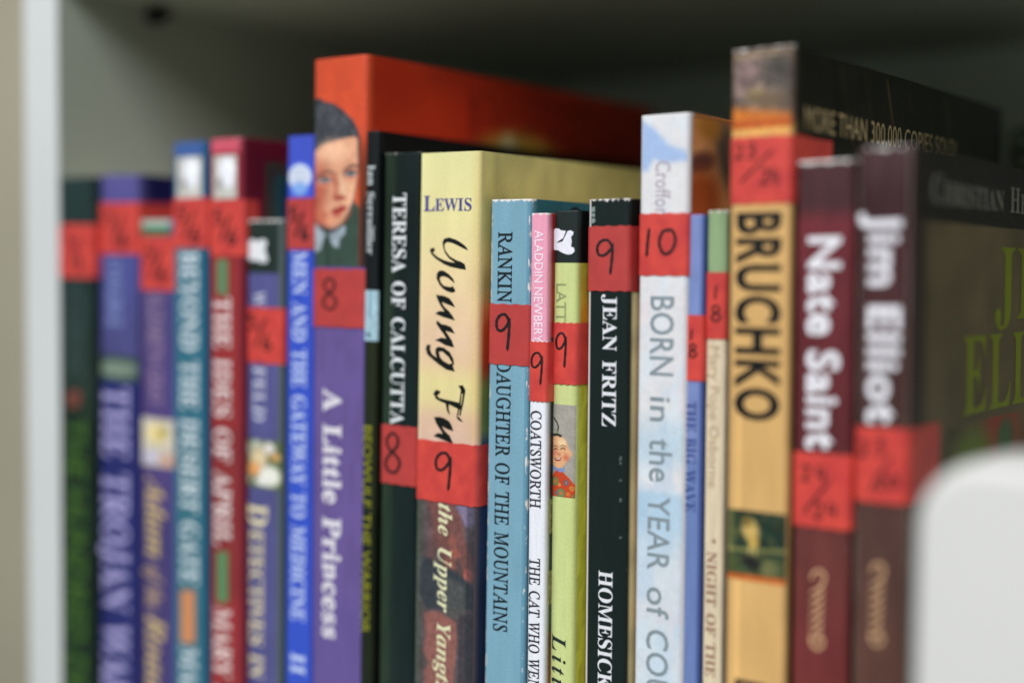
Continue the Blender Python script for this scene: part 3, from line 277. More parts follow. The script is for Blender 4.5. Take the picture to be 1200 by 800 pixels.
    (2, 83, 369, 1, 60, 154, -11, 111, -6, 38, 14, 24, 9, 9, -7, -9, -7, 26, 144, 45, 144, 51, 84, 71, 45, 102, 21, 145, 13, 167, 16, 187, 25, 204, 39, 217, 56, 225, 76, 228, 97, 225, 117, 218, 134, 190, 170, 98, 258, 76, 295, 70, 336, 74, 371, 88, 401, 109, 427, 137, 446, 171, 459, 208, 463, 248, 458, 312, 442, 328, 447, 342, 461, 360, 461, 328, 322, 308, 322, 309, 337, 306, 366, 298, 390, 284, 411, 267, 426, 247, 436, 224, 439, 197, 434, 174, 419, 158, 396, 153, 368, 156, 349, 166, 331, 197, 295, 271, 225, 293, 195, 307, 162, 312, 126, 307, 86, 293, 53, 270, 25, 239, 5, 200, -7),
    (2, 115, 253, 1, 45, 91, -9, 63, -6, 15, 7, 3, 4, -7, -7, -24, -4, -7, 109, 13, 105, 23, 55, 46, 24, 81, 14, 110, 24, 120, 52, 114, 77, 95, 106, 51, 163, 39, 185, 31, 207, 28, 228, 35, 260, 53, 286, 82, 303, 116, 309, 145, 306, 192, 295, 204, 298, 212, 307, 230, 307, 215, 205, 197, 207, 184, 252, 163, 279, 134, 288, 119, 286, 107, 278, 97, 255, 104, 231, 165, 149, 183, 116, 190, 82, 187, 58, 177, 36, 162, 17, 142, 3, 118, -6),
    (2, 106, 178, 2, 16, 136, 371, 118, 375, 104, 384, 94, 398, 91, 416, 94, 433, 104, 447, 118, 457, 136, 460, 153, 457, 167, 447, 177, 433, 180, 416, 177, 398, 167, 384, 153, 375, 27, -66, -140, -93, -137, -115, -125, -129, -108, -134, -87, -131, -71, -124, -59, -113, -52, -99, -49, -76, -58, -66, -80, -78, -110, -64, -118, -49, -113, -38, -99, -17, -42, 57, 254, 50, 268, 23, 273, 22, 289, 153, 310, 82, 32, 65, -21, 47, -65, 25, -98, 0, -122, -30, -136),
    (2, 74, 298, 1, 36, 32, -69, -23, -61, -55, -38, -66, 0, -63, 18, -53, 33, -38, 44, -19, 47, -3, 45, 9, 37, 17, 26, 20, 12, 13, -15, 5, -32, 9, -41, 21, -44, 38, -40, 49, -29, 59, -9, 68, 18, 167, 387, 168, 401, 165, 416, 157, 426, 120, 435, 120, 451, 330, 451, 330, 435, 296, 429, 284, 421, 275, 409, 259, 365, 173, 44, 152, -8, 123, -43, 83, -63),
    (2, 69, 441, 1, 48, -34, 0, -34, 15, 0, 20, 12, 28, 22, 41, 39, 85, 119, 387, 118, 416, 109, 426, 73, 435, 73, 451, 432, 451, 407, 324, 388, 324, 381, 376, 360, 407, 323, 424, 269, 429, 242, 427, 229, 418, 220, 398, 181, 251, 232, 252, 257, 257, 277, 266, 293, 280, 307, 298, 320, 322, 336, 322, 289, 136, 274, 136, 275, 163, 270, 193, 256, 213, 231, 224, 185, 228, 175, 227, 128, 44, 137, 28, 173, 23, 218, 25, 256, 33, 289, 47, 319, 69, 346, 98, 372, 136, 389, 136, 350, 0),
    (2, 70, 410, 1, 44, -34, 0, -34, 15, 0, 20, 12, 28, 22, 41, 39, 85, 119, 387, 120, 404, 117, 417, 109, 426, 94, 432, 73, 435, 73, 451, 426, 451, 400, 323, 381, 323, 374, 376, 353, 406, 316, 423, 262, 428, 234, 422, 221, 396, 181, 248, 201, 247, 241, 252, 272, 265, 296, 287, 313, 320, 330, 320, 283, 135, 269, 135, 267, 183, 261, 201, 249, 214, 231, 221, 207, 225, 175, 226, 136, 82, 130, 47, 132, 34, 140, 24, 155, 18, 177, 15, 177, 0),
    (2, 84, 403, 1, 24, 44, 0, 44, 17, 68, 20, 86, 27, 98, 40, 107, 60, 205, 427, 156, 421, 120, 402, 88, 371, 64, 330, 47, 330, 72, 451, 437, 451, 418, 322, 399, 322, 386, 380, 357, 415, 306, 426, 205, 46, 208, 33, 216, 25, 253, 17, 253, 0),
    (2, 90, 399, 1, 23, -7, 0, -7, 19, 286, 426, 209, 423, 174, 416, 143, 403, 115, 385, 90, 360, 65, 327, 46, 329, 83, 451, 393, 451, 393, 424, 107, 24, 160, 24, 202, 27, 240, 36, 272, 50, 301, 70, 326, 97, 349, 132, 367, 132, 330, 0),
    (2, 78, 468, 1, 35, 310, -11, 140, 351, 68, 82, 62, 47, 74, 24, 109, 15, 109, 0, -35, 0, -35, 15, -1, 20, 11, 28, 21, 41, 30, 59, 115, 380, 116, 396, 113, 412, 104, 424, 88, 431, 64, 435, 64, 451, 197, 451, 339, 138, 407, 389, 408, 402, 405, 416, 397, 426, 382, 432, 361, 435, 361, 451, 505, 451, 505, 435, 471, 429, 449, 410, 433, 365, 330, -11),
    (3, 65, 667, 2, 8, 362, 686, 293, 686, 0, 0, 100, 0, 186, 201, 476, 201, 567, 0, 667, 0, 3, 326, 536, 436, 289, 224, 289),
    (3, 66, 563, 3, 16, 75, 0, 309, 0, 446, 29, 520, 97, 543, 182, 523, 265, 467, 326, 379, 360, 379, 362, 438, 397, 472, 445, 483, 508, 461, 591, 393, 656, 273, 682, 75, 682, 9, 173, 594, 263, 594, 334, 581, 371, 546, 382, 499, 366, 438, 318, 402, 238, 390, 173, 390, 9, 173, 302, 291, 302, 376, 288, 426, 251, 442, 196, 430, 145, 385, 105, 296, 88, 173, 88),
    (3, 67, 708, 1, 26, 656, 635, 570, 667, 493, 685, 422, 691, 229, 644, 97, 517, 48, 331, 87, 179, 207, 47, 416, -9, 513, -1, 593, 20, 663, 51, 663, 158, 584, 116, 504, 90, 425, 81, 281, 114, 184, 205, 149, 340, 185, 474, 281, 567, 421, 601, 498, 593, 575, 570, 656, 530),
    (3, 68, 750, 2, 9, 76, 0, 342, 0, 536, 50, 660, 175, 704, 341, 666, 501, 547, 629, 341, 682, 76, 682, 9, 174, 594, 325, 594, 482, 559, 573, 467, 603, 341, 582, 238, 499, 135, 330, 88, 174, 88),
    (3, 69, 500, 1, 12, 462, 682, 75, 682, 75, 0, 471, 0, 471, 88, 173, 88, 173, 300, 452, 300, 452, 388, 173, 388, 173, 594, 462, 594),
    (3, 70, 469, 1, 10, 440, 682, 76, 682, 76, 0, 174, 0, 174, 317, 440, 317, 440, 405, 174, 405, 174, 594, 440, 594),
    (3, 71, 740, 1, 30, 673, 336, 444, 336, 444, 248, 575, 248, 575, 108, 528, 94, 478, 85, 427, 81, 283, 114, 187, 205, 151, 340, 186, 473, 280, 566, 414, 601, 496, 593, 578, 571, 659, 534, 659, 633, 566, 668, 491, 686, 416, 691, 229, 644, 99, 518, 50, 337, 98, 158, 226, 36, 413, -9, 502, -3, 586, 15, 673, 47),
    (3, 72, 729, 1, 12, 653, 682, 555, 682, 555, 385, 173, 385, 173, 682, 75, 682, 75, 0, 173, 0, 173, 297, 555, 297, 555, 0, 653, 0),
    (3, 73, 250, 1, 4, 174, 682, 76, 682, 76, 0, 174, 0),
    (3, 74, 250, 1, 12, 174, 682, 76, 682, 76, 21, 70, -67, 39, -120, -37, -137, -62, -137, -44, -228, -14, -230, 96, -201, 156, -122, 174, -8),
    (3, 75, 656, 1, 11, 285, 359, 582, 682, 460, 682, 173, 370, 173, 682, 75, 682, 75, 0, 173, 0, 173, 337, 520, 0, 655, 0),
    (3, 76, 490, 1, 6, 172, 682, 74, 682, 74, 0, 480, 0, 480, 88, 172, 88),
    (3, 77, 781, 1, 15, 709, 682, 618, 682, 391, 402, 165, 682, 73, 682, 73, 0, 171, 0, 171, 531, 173, 531, 383, 267, 399, 267, 609, 531, 611, 531, 611, 0, 709, 0),
    (3, 78, 781, 1, 10, 706, 682, 614, 682, 614, 154, 152, 682, 74, 682, 74, 0, 166, 0, 166, 525, 622, 0, 706, 0),
    (3, 79, 823, 2, 12, 45, 341, 90, 168, 216, 41, 409, -9, 607, 41, 734, 168, 778, 341, 733, 516, 606, 642, 411, 691, 218, 642, 91, 516, 12, 146, 341, 181, 475, 275, 567, 411, 601, 548, 567, 642, 475, 677, 341, 642, 207, 548, 115, 411, 81, 275, 115, 181, 207),
    (3, 80, 510, 2, 11, 70, 682, 70, 0, 168, 0, 168, 295, 270, 295, 400, 321, 475, 389, 500, 486, 477, 585, 405, 655, 283, 682, 9, 168, 594, 283, 594, 353, 578, 389, 539, 399, 490, 384, 432, 343, 396, 279, 383, 168, 383),
    (3, 82, 604, 2, 20, 77, 682, 77, 0, 175, 0, 175, 296, 216, 296, 265, 287, 321, 243, 397, 140, 487, 0, 604, 0, 537, 94, 462, 213, 414, 276, 359, 324, 421, 363, 460, 419, 473, 491, 446, 593, 368, 659, 249, 682, 9, 175, 598, 238, 598, 315, 586, 358, 550, 372, 495, 361, 441, 320, 400, 238, 384, 175, 384),
    (3, 83, 458, 1, 32, 399, 643, 350, 670, 299, 686, 247, 691, 138, 668, 66, 606, 40, 509, 116, 368, 259, 275, 335, 165, 323, 126, 287, 93, 224, 79, 159, 90, 98, 124, 44, 178, 44, 54, 102, 19, 165, -2, 235, -9, 333, 15, 401, 80, 426, 176, 350, 333, 207, 422, 131, 522, 145, 564, 183, 593, 239, 603, 288, 597, 342, 575, 399, 532),
    (3, 84, 604, 1, 8, 587, 682, 17, 682, 17, 594, 253, 594, 253, 0, 351, 0, 351, 594, 587, 594),
    (3, 85, 708, 1, 24, 648, 682, 550, 682, 550, 285, 547, 226, 534, 176, 507, 136, 468, 108, 415, 88, 347, 81, 291, 87, 242, 107, 200, 139, 176, 172, 163, 215, 159, 279, 159, 682, 61, 682, 61, 258, 103, 106, 207, 19, 345, -9, 514, 26, 615, 122, 648, 268),
    (3, 86, 604, 1, 7, 604, 682, 507, 682, 303, 203, 98, 682, 0, 682, 295, -6, 315, -6),
    (3, 87, 1042, 1, 13, 1041, 682, 944, 682, 758, 212, 568, 682, 475, 682, 286, 212, 98, 682, 0, 682, 276, -6, 295, -6, 521, 552, 745, -6, 764, -6),
    (3, 88, 708, 1, 12, 687, 682, 569, 682, 356, 422, 142, 682, 23, 682, 296, 353, 2, 0, 121, 0, 356, 282, 588, 0, 706, 0, 415, 353),
    (3, 89, 604, 1, 9, 301, 447, 118, 682, 0, 682, 253, 361, 253, 0, 351, 0, 351, 360, 604, 682, 486, 682),
    (3, 90, 646, 1, 8, 450, 594, 16, 0, 631, 0, 631, 88, 197, 88, 631, 682, 43, 682, 43, 594),
    (3, 114, 396, 1, 18, 69, 449, 69, 0, 158, 0, 158, 235, 173, 305, 212, 354, 267, 373, 306, 361, 350, 329, 397, 406, 361, 435, 326, 452, 290, 458, 248, 447, 204, 410, 160, 346, 158, 346, 158, 449),
    (3, 111, 552, 2, 12, 273, 458, 152, 427, 68, 346, 36, 229, 67, 106, 150, 22, 273, -9, 400, 21, 485, 104, 516, 229, 484, 347, 399, 428, 12, 272, 378, 351, 358, 405, 306, 425, 228, 406, 144, 353, 90, 272, 71, 196, 91, 145, 146, 127, 229, 146, 306, 197, 358),
    (3, 102, 250, 1, 23, 296, 682, 226, 691, 172, 679, 129, 648, 98, 609, 79, 556, 72, 482, 72, 449, 9, 449, 9, 369, 72, 369, 72, 0, 161, 0, 161, 369, 242, 369, 242, 449, 161, 449, 161, 492, 170, 551, 199, 590, 256, 603, 276, 601, 296, 595),
    (3, 100, 510, 2, 12, 451, 682, 362, 682, 362, 440, 313, 454, 268, 458, 152, 429, 73, 351, 44, 235, 71, 110, 146, 29, 262, 0, 451, 0, 10, 362, 75, 272, 75, 191, 94, 148, 147, 135, 222, 153, 304, 203, 358, 279, 378, 321, 374, 362, 361),
    (3, 105, 219, 2, 4, 154, 449, 65, 449, 65, 0, 154, 0, 8, 163, 585, 147, 622, 110, 638, 73, 622, 57, 585, 73, 548, 110, 532, 147, 548),
    (3, 110, 500, 1, 20, 150, 449, 61, 449, 61, 0, 150, 0, 150, 322, 189, 360, 225, 381, 262, 387, 309, 373, 339, 336, 350, 278, 350, 0, 439, 0, 439, 277, 418, 379, 363, 438, 286, 458, 237, 450, 191, 427, 150, 390),
    (3, 116, 333, 1, 21, 167, 542, 0, 379, 0, 369, 78, 369, 78, 132, 94, 59, 143, 10, 224, -9, 258, -5, 297, 6, 332, 21, 332, 104, 297, 86, 263, 75, 231, 71, 189, 85, 167, 139, 167, 369, 309, 369, 309, 449, 167, 449),
    (3, 104, 500, 1, 20, 150, 682, 61, 682, 61, 0, 150, 0, 150, 322, 189, 360, 225, 381, 262, 387, 309, 373, 339, 336, 350, 278, 350, 0, 439, 0, 439, 275, 419, 377, 365, 438, 286, 458, 237, 450, 191, 427, 150, 390),
    (3, 101, 479, 2, 20, 438, 130, 386, 101, 334, 82, 281, 76, 207, 91, 156, 136, 130, 211, 446, 211, 422, 349, 354, 431, 251, 458, 141, 429, 68, 350, 41, 230, 66, 113, 140, 25, 259, -9, 327, -3, 384, 14, 438, 44, 7, 132, 270, 154, 330, 194, 368, 253, 381, 308, 367, 343, 329, 358, 270),
    (3, 109, 771, 1, 35, 59, 449, 59, 0, 148, 0, 148, 326, 183, 360, 219, 378, 260, 383, 301, 372, 330, 338, 341, 279, 341, 0, 430, 0, 430, 326, 464, 355, 498, 376, 530, 383, 577, 371, 610, 335, 623, 278, 623, 0, 712, 0, 712, 282, 694, 375, 642, 436, 563, 458, 504, 447, 455, 418, 413, 377, 378, 422, 332, 449, 279, 458, 237, 451, 193, 428, 148, 390, 148, 449),
    (3, 97, 427, 2, 34, 411, 80, 383, 62, 364, 56, 351, 61, 347, 79, 347, 310, 325, 394, 267, 442, 184, 458, 124, 451, 75, 431, 35, 397, 35, 300, 80, 342, 128, 366, 177, 374, 222, 366, 249, 340, 258, 295, 258, 271, 179, 243, 107, 214, 50, 172, 26, 101, 40, 47, 78, 7, 136, -9, 177, -4, 217, 11, 257, 37, 279, 2, 325, -9, 363, -2, 411, 26, 8, 258, 91, 221, 64, 180, 54, 134, 72, 116, 117, 136, 162, 187, 195, 258, 222),
    (3, 121, 438, 1, 8, 438, 449, 338, 449, 222, 196, 101, 449, 0, 449, 174, 96, 21, -230, 120, -230),
    (3, 112, 500, 2, 12, 146, 11, 193, -4, 236, -9, 354, 21, 434, 101, 464, 221, 435, 346, 349, 423, 211, 449, 57, 449, 57, -230, 146, -230, 10, 146, 369, 227, 369, 308, 352, 357, 301, 373, 222, 354, 144, 304, 91, 230, 71, 188, 76, 146, 91),
    (3, 98, 500, 2, 15, 148, 682, 59, 682, 59, 25, 109, 7, 166, -5, 226, -9, 355, 20, 437, 103, 466, 234, 441, 349, 372, 429, 272, 458, 229, 454, 187, 440, 148, 417, 12, 148, 332, 183, 359, 216, 374, 250, 378, 316, 358, 359, 304, 375, 221, 357, 145, 309, 94, 238, 75, 193, 79, 148, 89),
    (3, 115, 385, 1, 33, 324, 421, 278, 442, 234, 454, 192, 458, 114, 443, 62, 401, 44, 336, 98, 240, 200, 177, 254, 120, 235, 83, 188, 69, 147, 75, 97, 95, 41, 128, 41, 32, 95, 8, 145, -5, 197, -9, 273, 8, 326, 54, 345, 123, 335, 165, 303, 205, 244, 249, 181, 288, 146, 317, 135, 339, 151, 369, 194, 380, 231, 375, 275, 360, 324, 333),
    (3, 108, 219, 1, 4, 154, 682, 65, 682, 65, 0, 154, 0),
    (3, 44, 219, 1, 14, 59, -118, 124, -84, 163, -32, 176, 26, 167, 77, 143, 111, 105, 123, 63, 107, 46, 66, 60, 26, 95, 10, 97, -29, 85, -69, 59, -99),
    (3, 33, 271, 2, 14, 79, 543, 85, 436, 110, 264, 120, 216, 135, 201, 150, 216, 160, 264, 188, 466, 191, 543, 185, 625, 166, 675, 135, 691, 104, 675, 85, 625, 8, 136, 111, 94, 93, 76, 51, 94, 9, 136, -9, 178, 9, 196, 51, 178, 93),
    (3, 48, 500, 2, 12, 470, 341, 442, 525, 366, 647, 250, 691, 134, 647, 58, 525, 30, 341, 58, 157, 134, 35, 250, -9, 366, 35, 442, 157, 12, 372, 341, 357, 203, 315, 115, 250, 84, 185, 115, 143, 203, 128, 341, 143, 479, 185, 567, 250, 598, 315, 567, 357, 479),
    (3, 49, 500, 1, 4, 300, 682, 202, 682, 202, 0, 300, 0),
    (3, 50, 500, 1, 26, 466, 93, 205, 93, 328, 249, 396, 369, 417, 478, 390, 589, 318, 664, 209, 691, 155, 684, 102, 662, 48, 626, 48, 503, 101, 558, 153, 587, 202, 595, 262, 578, 304, 534, 319, 467, 314, 416, 298, 371, 271, 321, 200, 216, 116, 107, 34, 7, 34, 0, 466, 0),
    (3, 51, 500, 1, 39, 81, 569, 124, 586, 161, 595, 197, 598, 260, 586, 300, 550, 315, 496, 300, 443, 255, 409, 180, 397, 180, 307, 261, 295, 310, 253, 326, 193, 312, 135, 274, 98, 216, 84, 166, 90, 115, 107, 64, 136, 64, 30, 113, 9, 161, -4, 209, -9, 321, 18, 396, 90, 424, 198, 414, 266, 382, 324, 326, 360, 376, 398, 404, 447, 413, 513, 388, 607, 318, 669, 212, 691, 164, 688, 122, 678, 81, 662),
    (3, 52, 500, 2, 11, 398, 691, 356, 691, 11, 269, 11, 224, 300, 224, 300, 0, 398, 0, 398, 224, 471, 224, 471, 312, 398, 312, 4, 298, 506, 300, 506, 300, 312, 142, 312),
    (3, 53, 500, 1, 24, 404, 682, 101, 682, 101, 327, 230, 331, 311, 285, 340, 207, 321, 145, 270, 101, 199, 84, 149, 90, 99, 106, 50, 134, 50, 33, 106, 9, 159, -5, 215, -9, 330, 20, 409, 96, 438, 209, 408, 322, 323, 400, 190, 423, 190, 594, 404, 594),
    (3, 54, 500, 2, 19, 317, 691, 168, 558, 75, 402, 44, 233, 72, 106, 149, 22, 264, -9, 365, 19, 437, 93, 465, 195, 440, 297, 372, 368, 274, 394, 232, 390, 197, 379, 167, 366, 212, 461, 285, 547, 376, 616, 12, 146, 265, 184, 287, 217, 298, 254, 301, 312, 287, 352, 250, 367, 196, 353, 137, 315, 98, 258, 84, 192, 106, 148, 168),
    (3, 55, 500, 1, 6, 490, 682, 49, 682, 49, 589, 344, 589, 94, 29, 181, -9),
    (3, 56, 500, 3, 24, 468, 184, 457, 250, 426, 306, 373, 348, 421, 391, 449, 441, 458, 493, 431, 595, 360, 665, 257, 691, 150, 665, 76, 596, 48, 495, 58, 439, 85, 390, 129, 348, 75, 305, 43, 251, 32, 185, 61, 86, 140, 17, 252, -9, 362, 17, 439, 86, 12, 360, 495, 345, 444, 307, 407, 253, 393, 199, 408, 161, 445, 146, 497, 160, 550, 198, 585, 255, 598, 309, 584, 346, 548, 12, 370, 192, 356, 139, 316, 99, 250, 84, 188, 98, 146, 136, 130, 192, 145, 248, 187, 286, 252, 300, 313, 286, 355, 248),
    (3, 57, 500, 2, 19, 187, -9, 329, 115, 426, 274, 461, 442, 433, 570, 356, 658, 244, 691, 134, 661, 62, 586, 36, 489, 62, 388, 131, 317, 229, 290, 266, 294, 302, 303, 335, 319, 298, 231, 228, 144, 127, 63, 13, 134, 490, 149, 546, 188, 584, 246, 598, 304, 581, 344, 536, 360, 475, 355, 420, 318, 399, 282, 387, 250, 383, 191, 398, 150, 436),
    (4, 66, 563, 3, 16, 75, 0, 309, 0, 446, 29, 520, 97, 543, 182, 523, 265, 467, 326, 379, 360, 379, 362, 438, 397, 472, 445, 483, 508, 461, 591, 393, 656, 273, 682, 75, 682, 9, 173, 594, 263, 594, 334, 581, 371, 546, 382, 499, 366, 438, 318, 402, 238, 390, 173, 390, 9, 173, 302, 291, 302, 376, 288, 426, 251, 442, 196, 430, 145, 385, 105, 296, 88, 173, 88),
    (4, 82, 604, 2, 20, 77, 682, 77, 0, 175, 0, 175, 296, 216, 296, 265, 287, 321, 243, 397, 140, 487, 0, 604, 0, 537, 94, 462, 213, 414, 276, 359, 324, 421, 363, 460, 419, 473, 491, 446, 593, 368, 659, 249, 682, 9, 175, 598, 238, 598, 315, 586, 358, 550, 372, 495, 361, 441, 320, 400, 238, 384, 175, 384),
    (4, 85, 708, 1, 24, 648, 682, 550, 682, 550, 285, 547, 226, 534, 176, 507, 136, 468, 108, 415, 88, 347, 81, 291, 87, 242, 107, 200, 139, 176, 172, 163, 215, 159, 279, 159, 682, 61, 682, 61, 258, 103, 106, 207, 19, 345, -9, 514, 26, 615, 122, 648, 268),
    (4, 67, 708, 1, 26, 656, 635, 570, 667, 493, 685, 422, 691, 229, 644, 97, 517, 48, 331, 87, 179, 207, 47, 416, -9, 513, -1, 593, 20, 663, 51, 663, 158, 584, 116, 504, 90, 425, 81, 281, 114, 184, 205, 149, 340, 185, 474, 281, 567, 421, 601, 498, 593, 575, 570, 656, 530),
    (4, 72, 729, 1, 12, 653, 682, 555, 682, 555, 385, 173, 385, 173, 682, 75, 682, 75, 0, 173, 0, 173, 297, 555, 297, 555, 0, 653, 0),
    (4, 75, 656, 1, 11, 285, 359, 582, 682, 460, 682, 173, 370, 173, 682, 75, 682, 75, 0, 173, 0, 173, 337, 520, 0, 655, 0),
    (4, 79, 823, 2, 12, 45, 341, 90, 168, 216, 41, 409, -9, 607, 41, 734, 168, 778, 341, 733, 516, 606, 642, 411, 691, 218, 642, 91, 516, 12, 146, 341, 181, 475, 275, 567, 411, 601, 548, 567, 642, 475, 677, 341, 642, 207, 548, 115, 411, 81, 275, 115, 181, 207),
    (4, 69, 500, 1, 12, 462, 682, 75, 682, 75, 0, 471, 0, 471, 88, 173, 88, 173, 300, 452, 300, 452, 388, 173, 388, 173, 594, 462, 594),
    (4, 78, 781, 1, 10, 706, 682, 614, 682, 614, 154, 152, 682, 74, 682, 74, 0, 166, 0, 166, 525, 622, 0, 706, 0),
    (4, 97, 427, 2, 34, 411, 80, 383, 62, 364, 56, 351, 61, 347, 79, 347, 310, 325, 394, 267, 442, 184, 458, 124, 451, 75, 431, 35, 397, 35, 300, 80, 342, 128, 366, 177, 374, 222, 366, 249, 340, 258, 295, 258, 271, 179, 243, 107, 214, 50, 172, 26, 101, 40, 47, 78, 7, 136, -9, 177, -4, 217, 11, 257, 37, 279, 2, 325, -9, 363, -2, 411, 26, 8, 258, 91, 221, 64, 180, 54, 134, 72, 116, 117, 136, 162, 187, 195, 258, 222),
    (4, 116, 333, 1, 21, 167, 542, 0, 379, 0, 369, 78, 369, 78, 132, 94, 59, 143, 10, 224, -9, 258, -5, 297, 6, 332, 21, 332, 104, 297, 86, 263, 75, 231, 71, 189, 85, 167, 139, 167, 369, 309, 369, 309, 449, 167, 449),
    (4, 101, 479, 2, 20, 438, 130, 386, 101, 334, 82, 281, 76, 207, 91, 156, 136, 130, 211, 446, 211, 422, 349, 354, 431, 251, 458, 141, 429, 68, 350, 41, 230, 66, 113, 140, 25, 259, -9, 327, -3, 384, 14, 438, 44, 7, 132, 270, 154, 330, 194, 368, 253, 381, 308, 367, 343, 329, 358, 270),
    (4, 83, 458, 1, 32, 399, 643, 350, 670, 299, 686, 247, 691, 138, 668, 66, 606, 40, 509, 116, 368, 259, 275, 335, 165, 323, 126, 287, 93, 224, 79, 159, 90, 98, 124, 44, 178, 44, 54, 102, 19, 165, -2, 235, -9, 333, 15, 401, 80, 426, 176, 350, 333, 207, 422, 131, 522, 145, 564, 183, 593, 239, 603, 288, 597, 342, 575, 399, 532),
    (4, 105, 219, 2, 4, 154, 449, 65, 449, 65, 0, 154, 0, 8, 163, 585, 147, 622, 110, 638, 73, 622, 57, 585, 73, 548, 110, 532, 147, 548),
    (4, 106, 219, 2, 10, 150, 449, 61, 449, 61, -66, 52, -110, 29, -143, -6, -164, 61, -230, 110, -193, 140, -139, 150, -59, 8, 159, 585, 143, 622, 106, 638, 69, 622, 53, 585, 69, 548, 106, 532, 143, 548),
    (4, 109, 771, 1, 35, 59, 449, 59, 0, 148, 0, 148, 326, 183, 360, 219, 378, 260, 383, 301, 372, 330, 338, 341, 279, 341, 0, 430, 0, 430, 326, 464, 355, 498, 376, 530, 383, 577, 371, 610, 335, 623, 278, 623, 0, 712, 0, 712, 282, 694, 375, 642, 436, 563, 458, 504, 447, 455, 418, 413, 377, 378, 422, 332, 449, 279, 458, 237, 451, 193, 428, 148, 390, 148, 449),
    (4, 108, 219, 1, 4, 154, 682, 65, 682, 65, 0, 154, 0),
    (4, 111, 552, 2, 12, 273, 458, 152, 427, 68, 346, 36, 229, 67, 106, 150, 22, 273, -9, 400, 21, 485, 104, 516, 229, 484, 347, 399, 428, 12, 272, 378, 351, 358, 405, 306, 425, 228, 406, 144, 353, 90, 272, 71, 196, 91, 145, 146, 127, 229, 146, 306, 197, 358),
    (4, 76, 490, 1, 6, 172, 682, 74, 682, 74, 0, 480, 0, 480, 88, 172, 88),
    (4, 84, 604, 1, 8, 587, 682, 17, 682, 17, 594, 253, 594, 253, 0, 351, 0, 351, 594, 587, 594),
    (4, 74, 250, 1, 12, 174, 682, 76, 682, 76, 21, 70, -67, 39, -120, -37, -137, -62, -137, -44, -228, -14, -230, 96, -201, 156, -122, 174, -8),
    (4, 110, 500, 1, 20, 150, 449, 61, 449, 61, 0, 150, 0, 150, 322, 189, 360, 225, 381, 262, 387, 309, 373, 339, 336, 350, 278, 350, 0, 439, 0, 439, 277, 418, 379, 363, 438, 286, 458, 237, 450, 191, 427, 150, 390),
    (4, 102, 250, 1, 23, 296, 682, 226, 691, 172, 679, 129, 648, 98, 609, 79, 556, 72, 482, 72, 449, 9, 449, 9, 369, 72, 369, 72, 0, 161, 0, 161, 369, 242, 369, 242, 449, 161, 449, 161, 492, 170, 551, 199, 590, 256, 603, 276, 601, 296, 595),
    (4, 114, 396, 1, 18, 69, 449, 69, 0, 158, 0, 158, 235, 173, 305, 212, 354, 267, 373, 306, 361, 350, 329, 397, 406, 361, 435, 326, 452, 290, 458, 248, 447, 204, 410, 160, 346, 158, 346, 158, 449),
    (4, 100, 510, 2, 12, 451, 682, 362, 682, 362, 440, 313, 454, 268, 458, 152, 429, 73, 351, 44, 235, 71, 110, 146, 29, 262, 0, 451, 0, 10, 362, 75, 272, 75, 191, 94, 148, 147, 135, 222, 153, 304, 203, 358, 279, 378, 321, 374, 362, 361),
    (4, 104, 500, 1, 20, 150, 682, 61, 682, 61, 0, 150, 0, 150, 322, 189, 360, 225, 381, 262, 387, 309, 373, 339, 336, 350, 278, 350, 0, 439, 0, 439, 275, 419, 377, 365, 438, 286, 458, 237, 450, 191, 427, 150, 390),
    (4, 89, 604, 1, 9, 301, 447, 118, 682, 0, 682, 253, 361, 253, 0, 351, 0, 351, 360, 604, 682, 486, 682),
    (4, 65, 667, 2, 8, 362, 686, 293, 686, 0, 0, 100, 0, 186, 201, 476, 201, 567, 0, 667, 0, 3, 326, 536, 436, 289, 224, 289),
    (4, 71, 740, 1, 30, 673, 336, 444, 336, 444, 248, 575, 248, 575, 108, 528, 94, 478, 85, 427, 81, 283, 114, 187, 205, 151, 340, 186, 473, 280, 566, 414, 601, 496, 593, 578, 571, 659, 534, 659, 633, 566, 668, 491, 686, 416, 691, 229, 644, 99, 518, 50, 337, 98, 158, 226, 36, 413, -9, 502, -3, 586, 15, 673, 47),
    (4, 73, 250, 1, 4, 174, 682, 76, 682, 76, 0, 174, 0),
    (4, 68, 750, 2, 9, 76, 0, 342, 0, 536, 50, 660, 175, 704, 341, 666, 501, 547, 629, 341, 682, 76, 682, 9, 174, 594, 325, 594, 482, 559, 573, 467, 603, 341, 582, 238, 499, 135, 330, 88, 174, 88),
    (4, 87, 1042, 1, 13, 1041, 682, 944, 682, 758, 212, 568, 682, 475, 682, 286, 212, 98, 682, 0, 682, 276, -6, 295, -6, 521, 552, 745, -6, 764, -6),
)

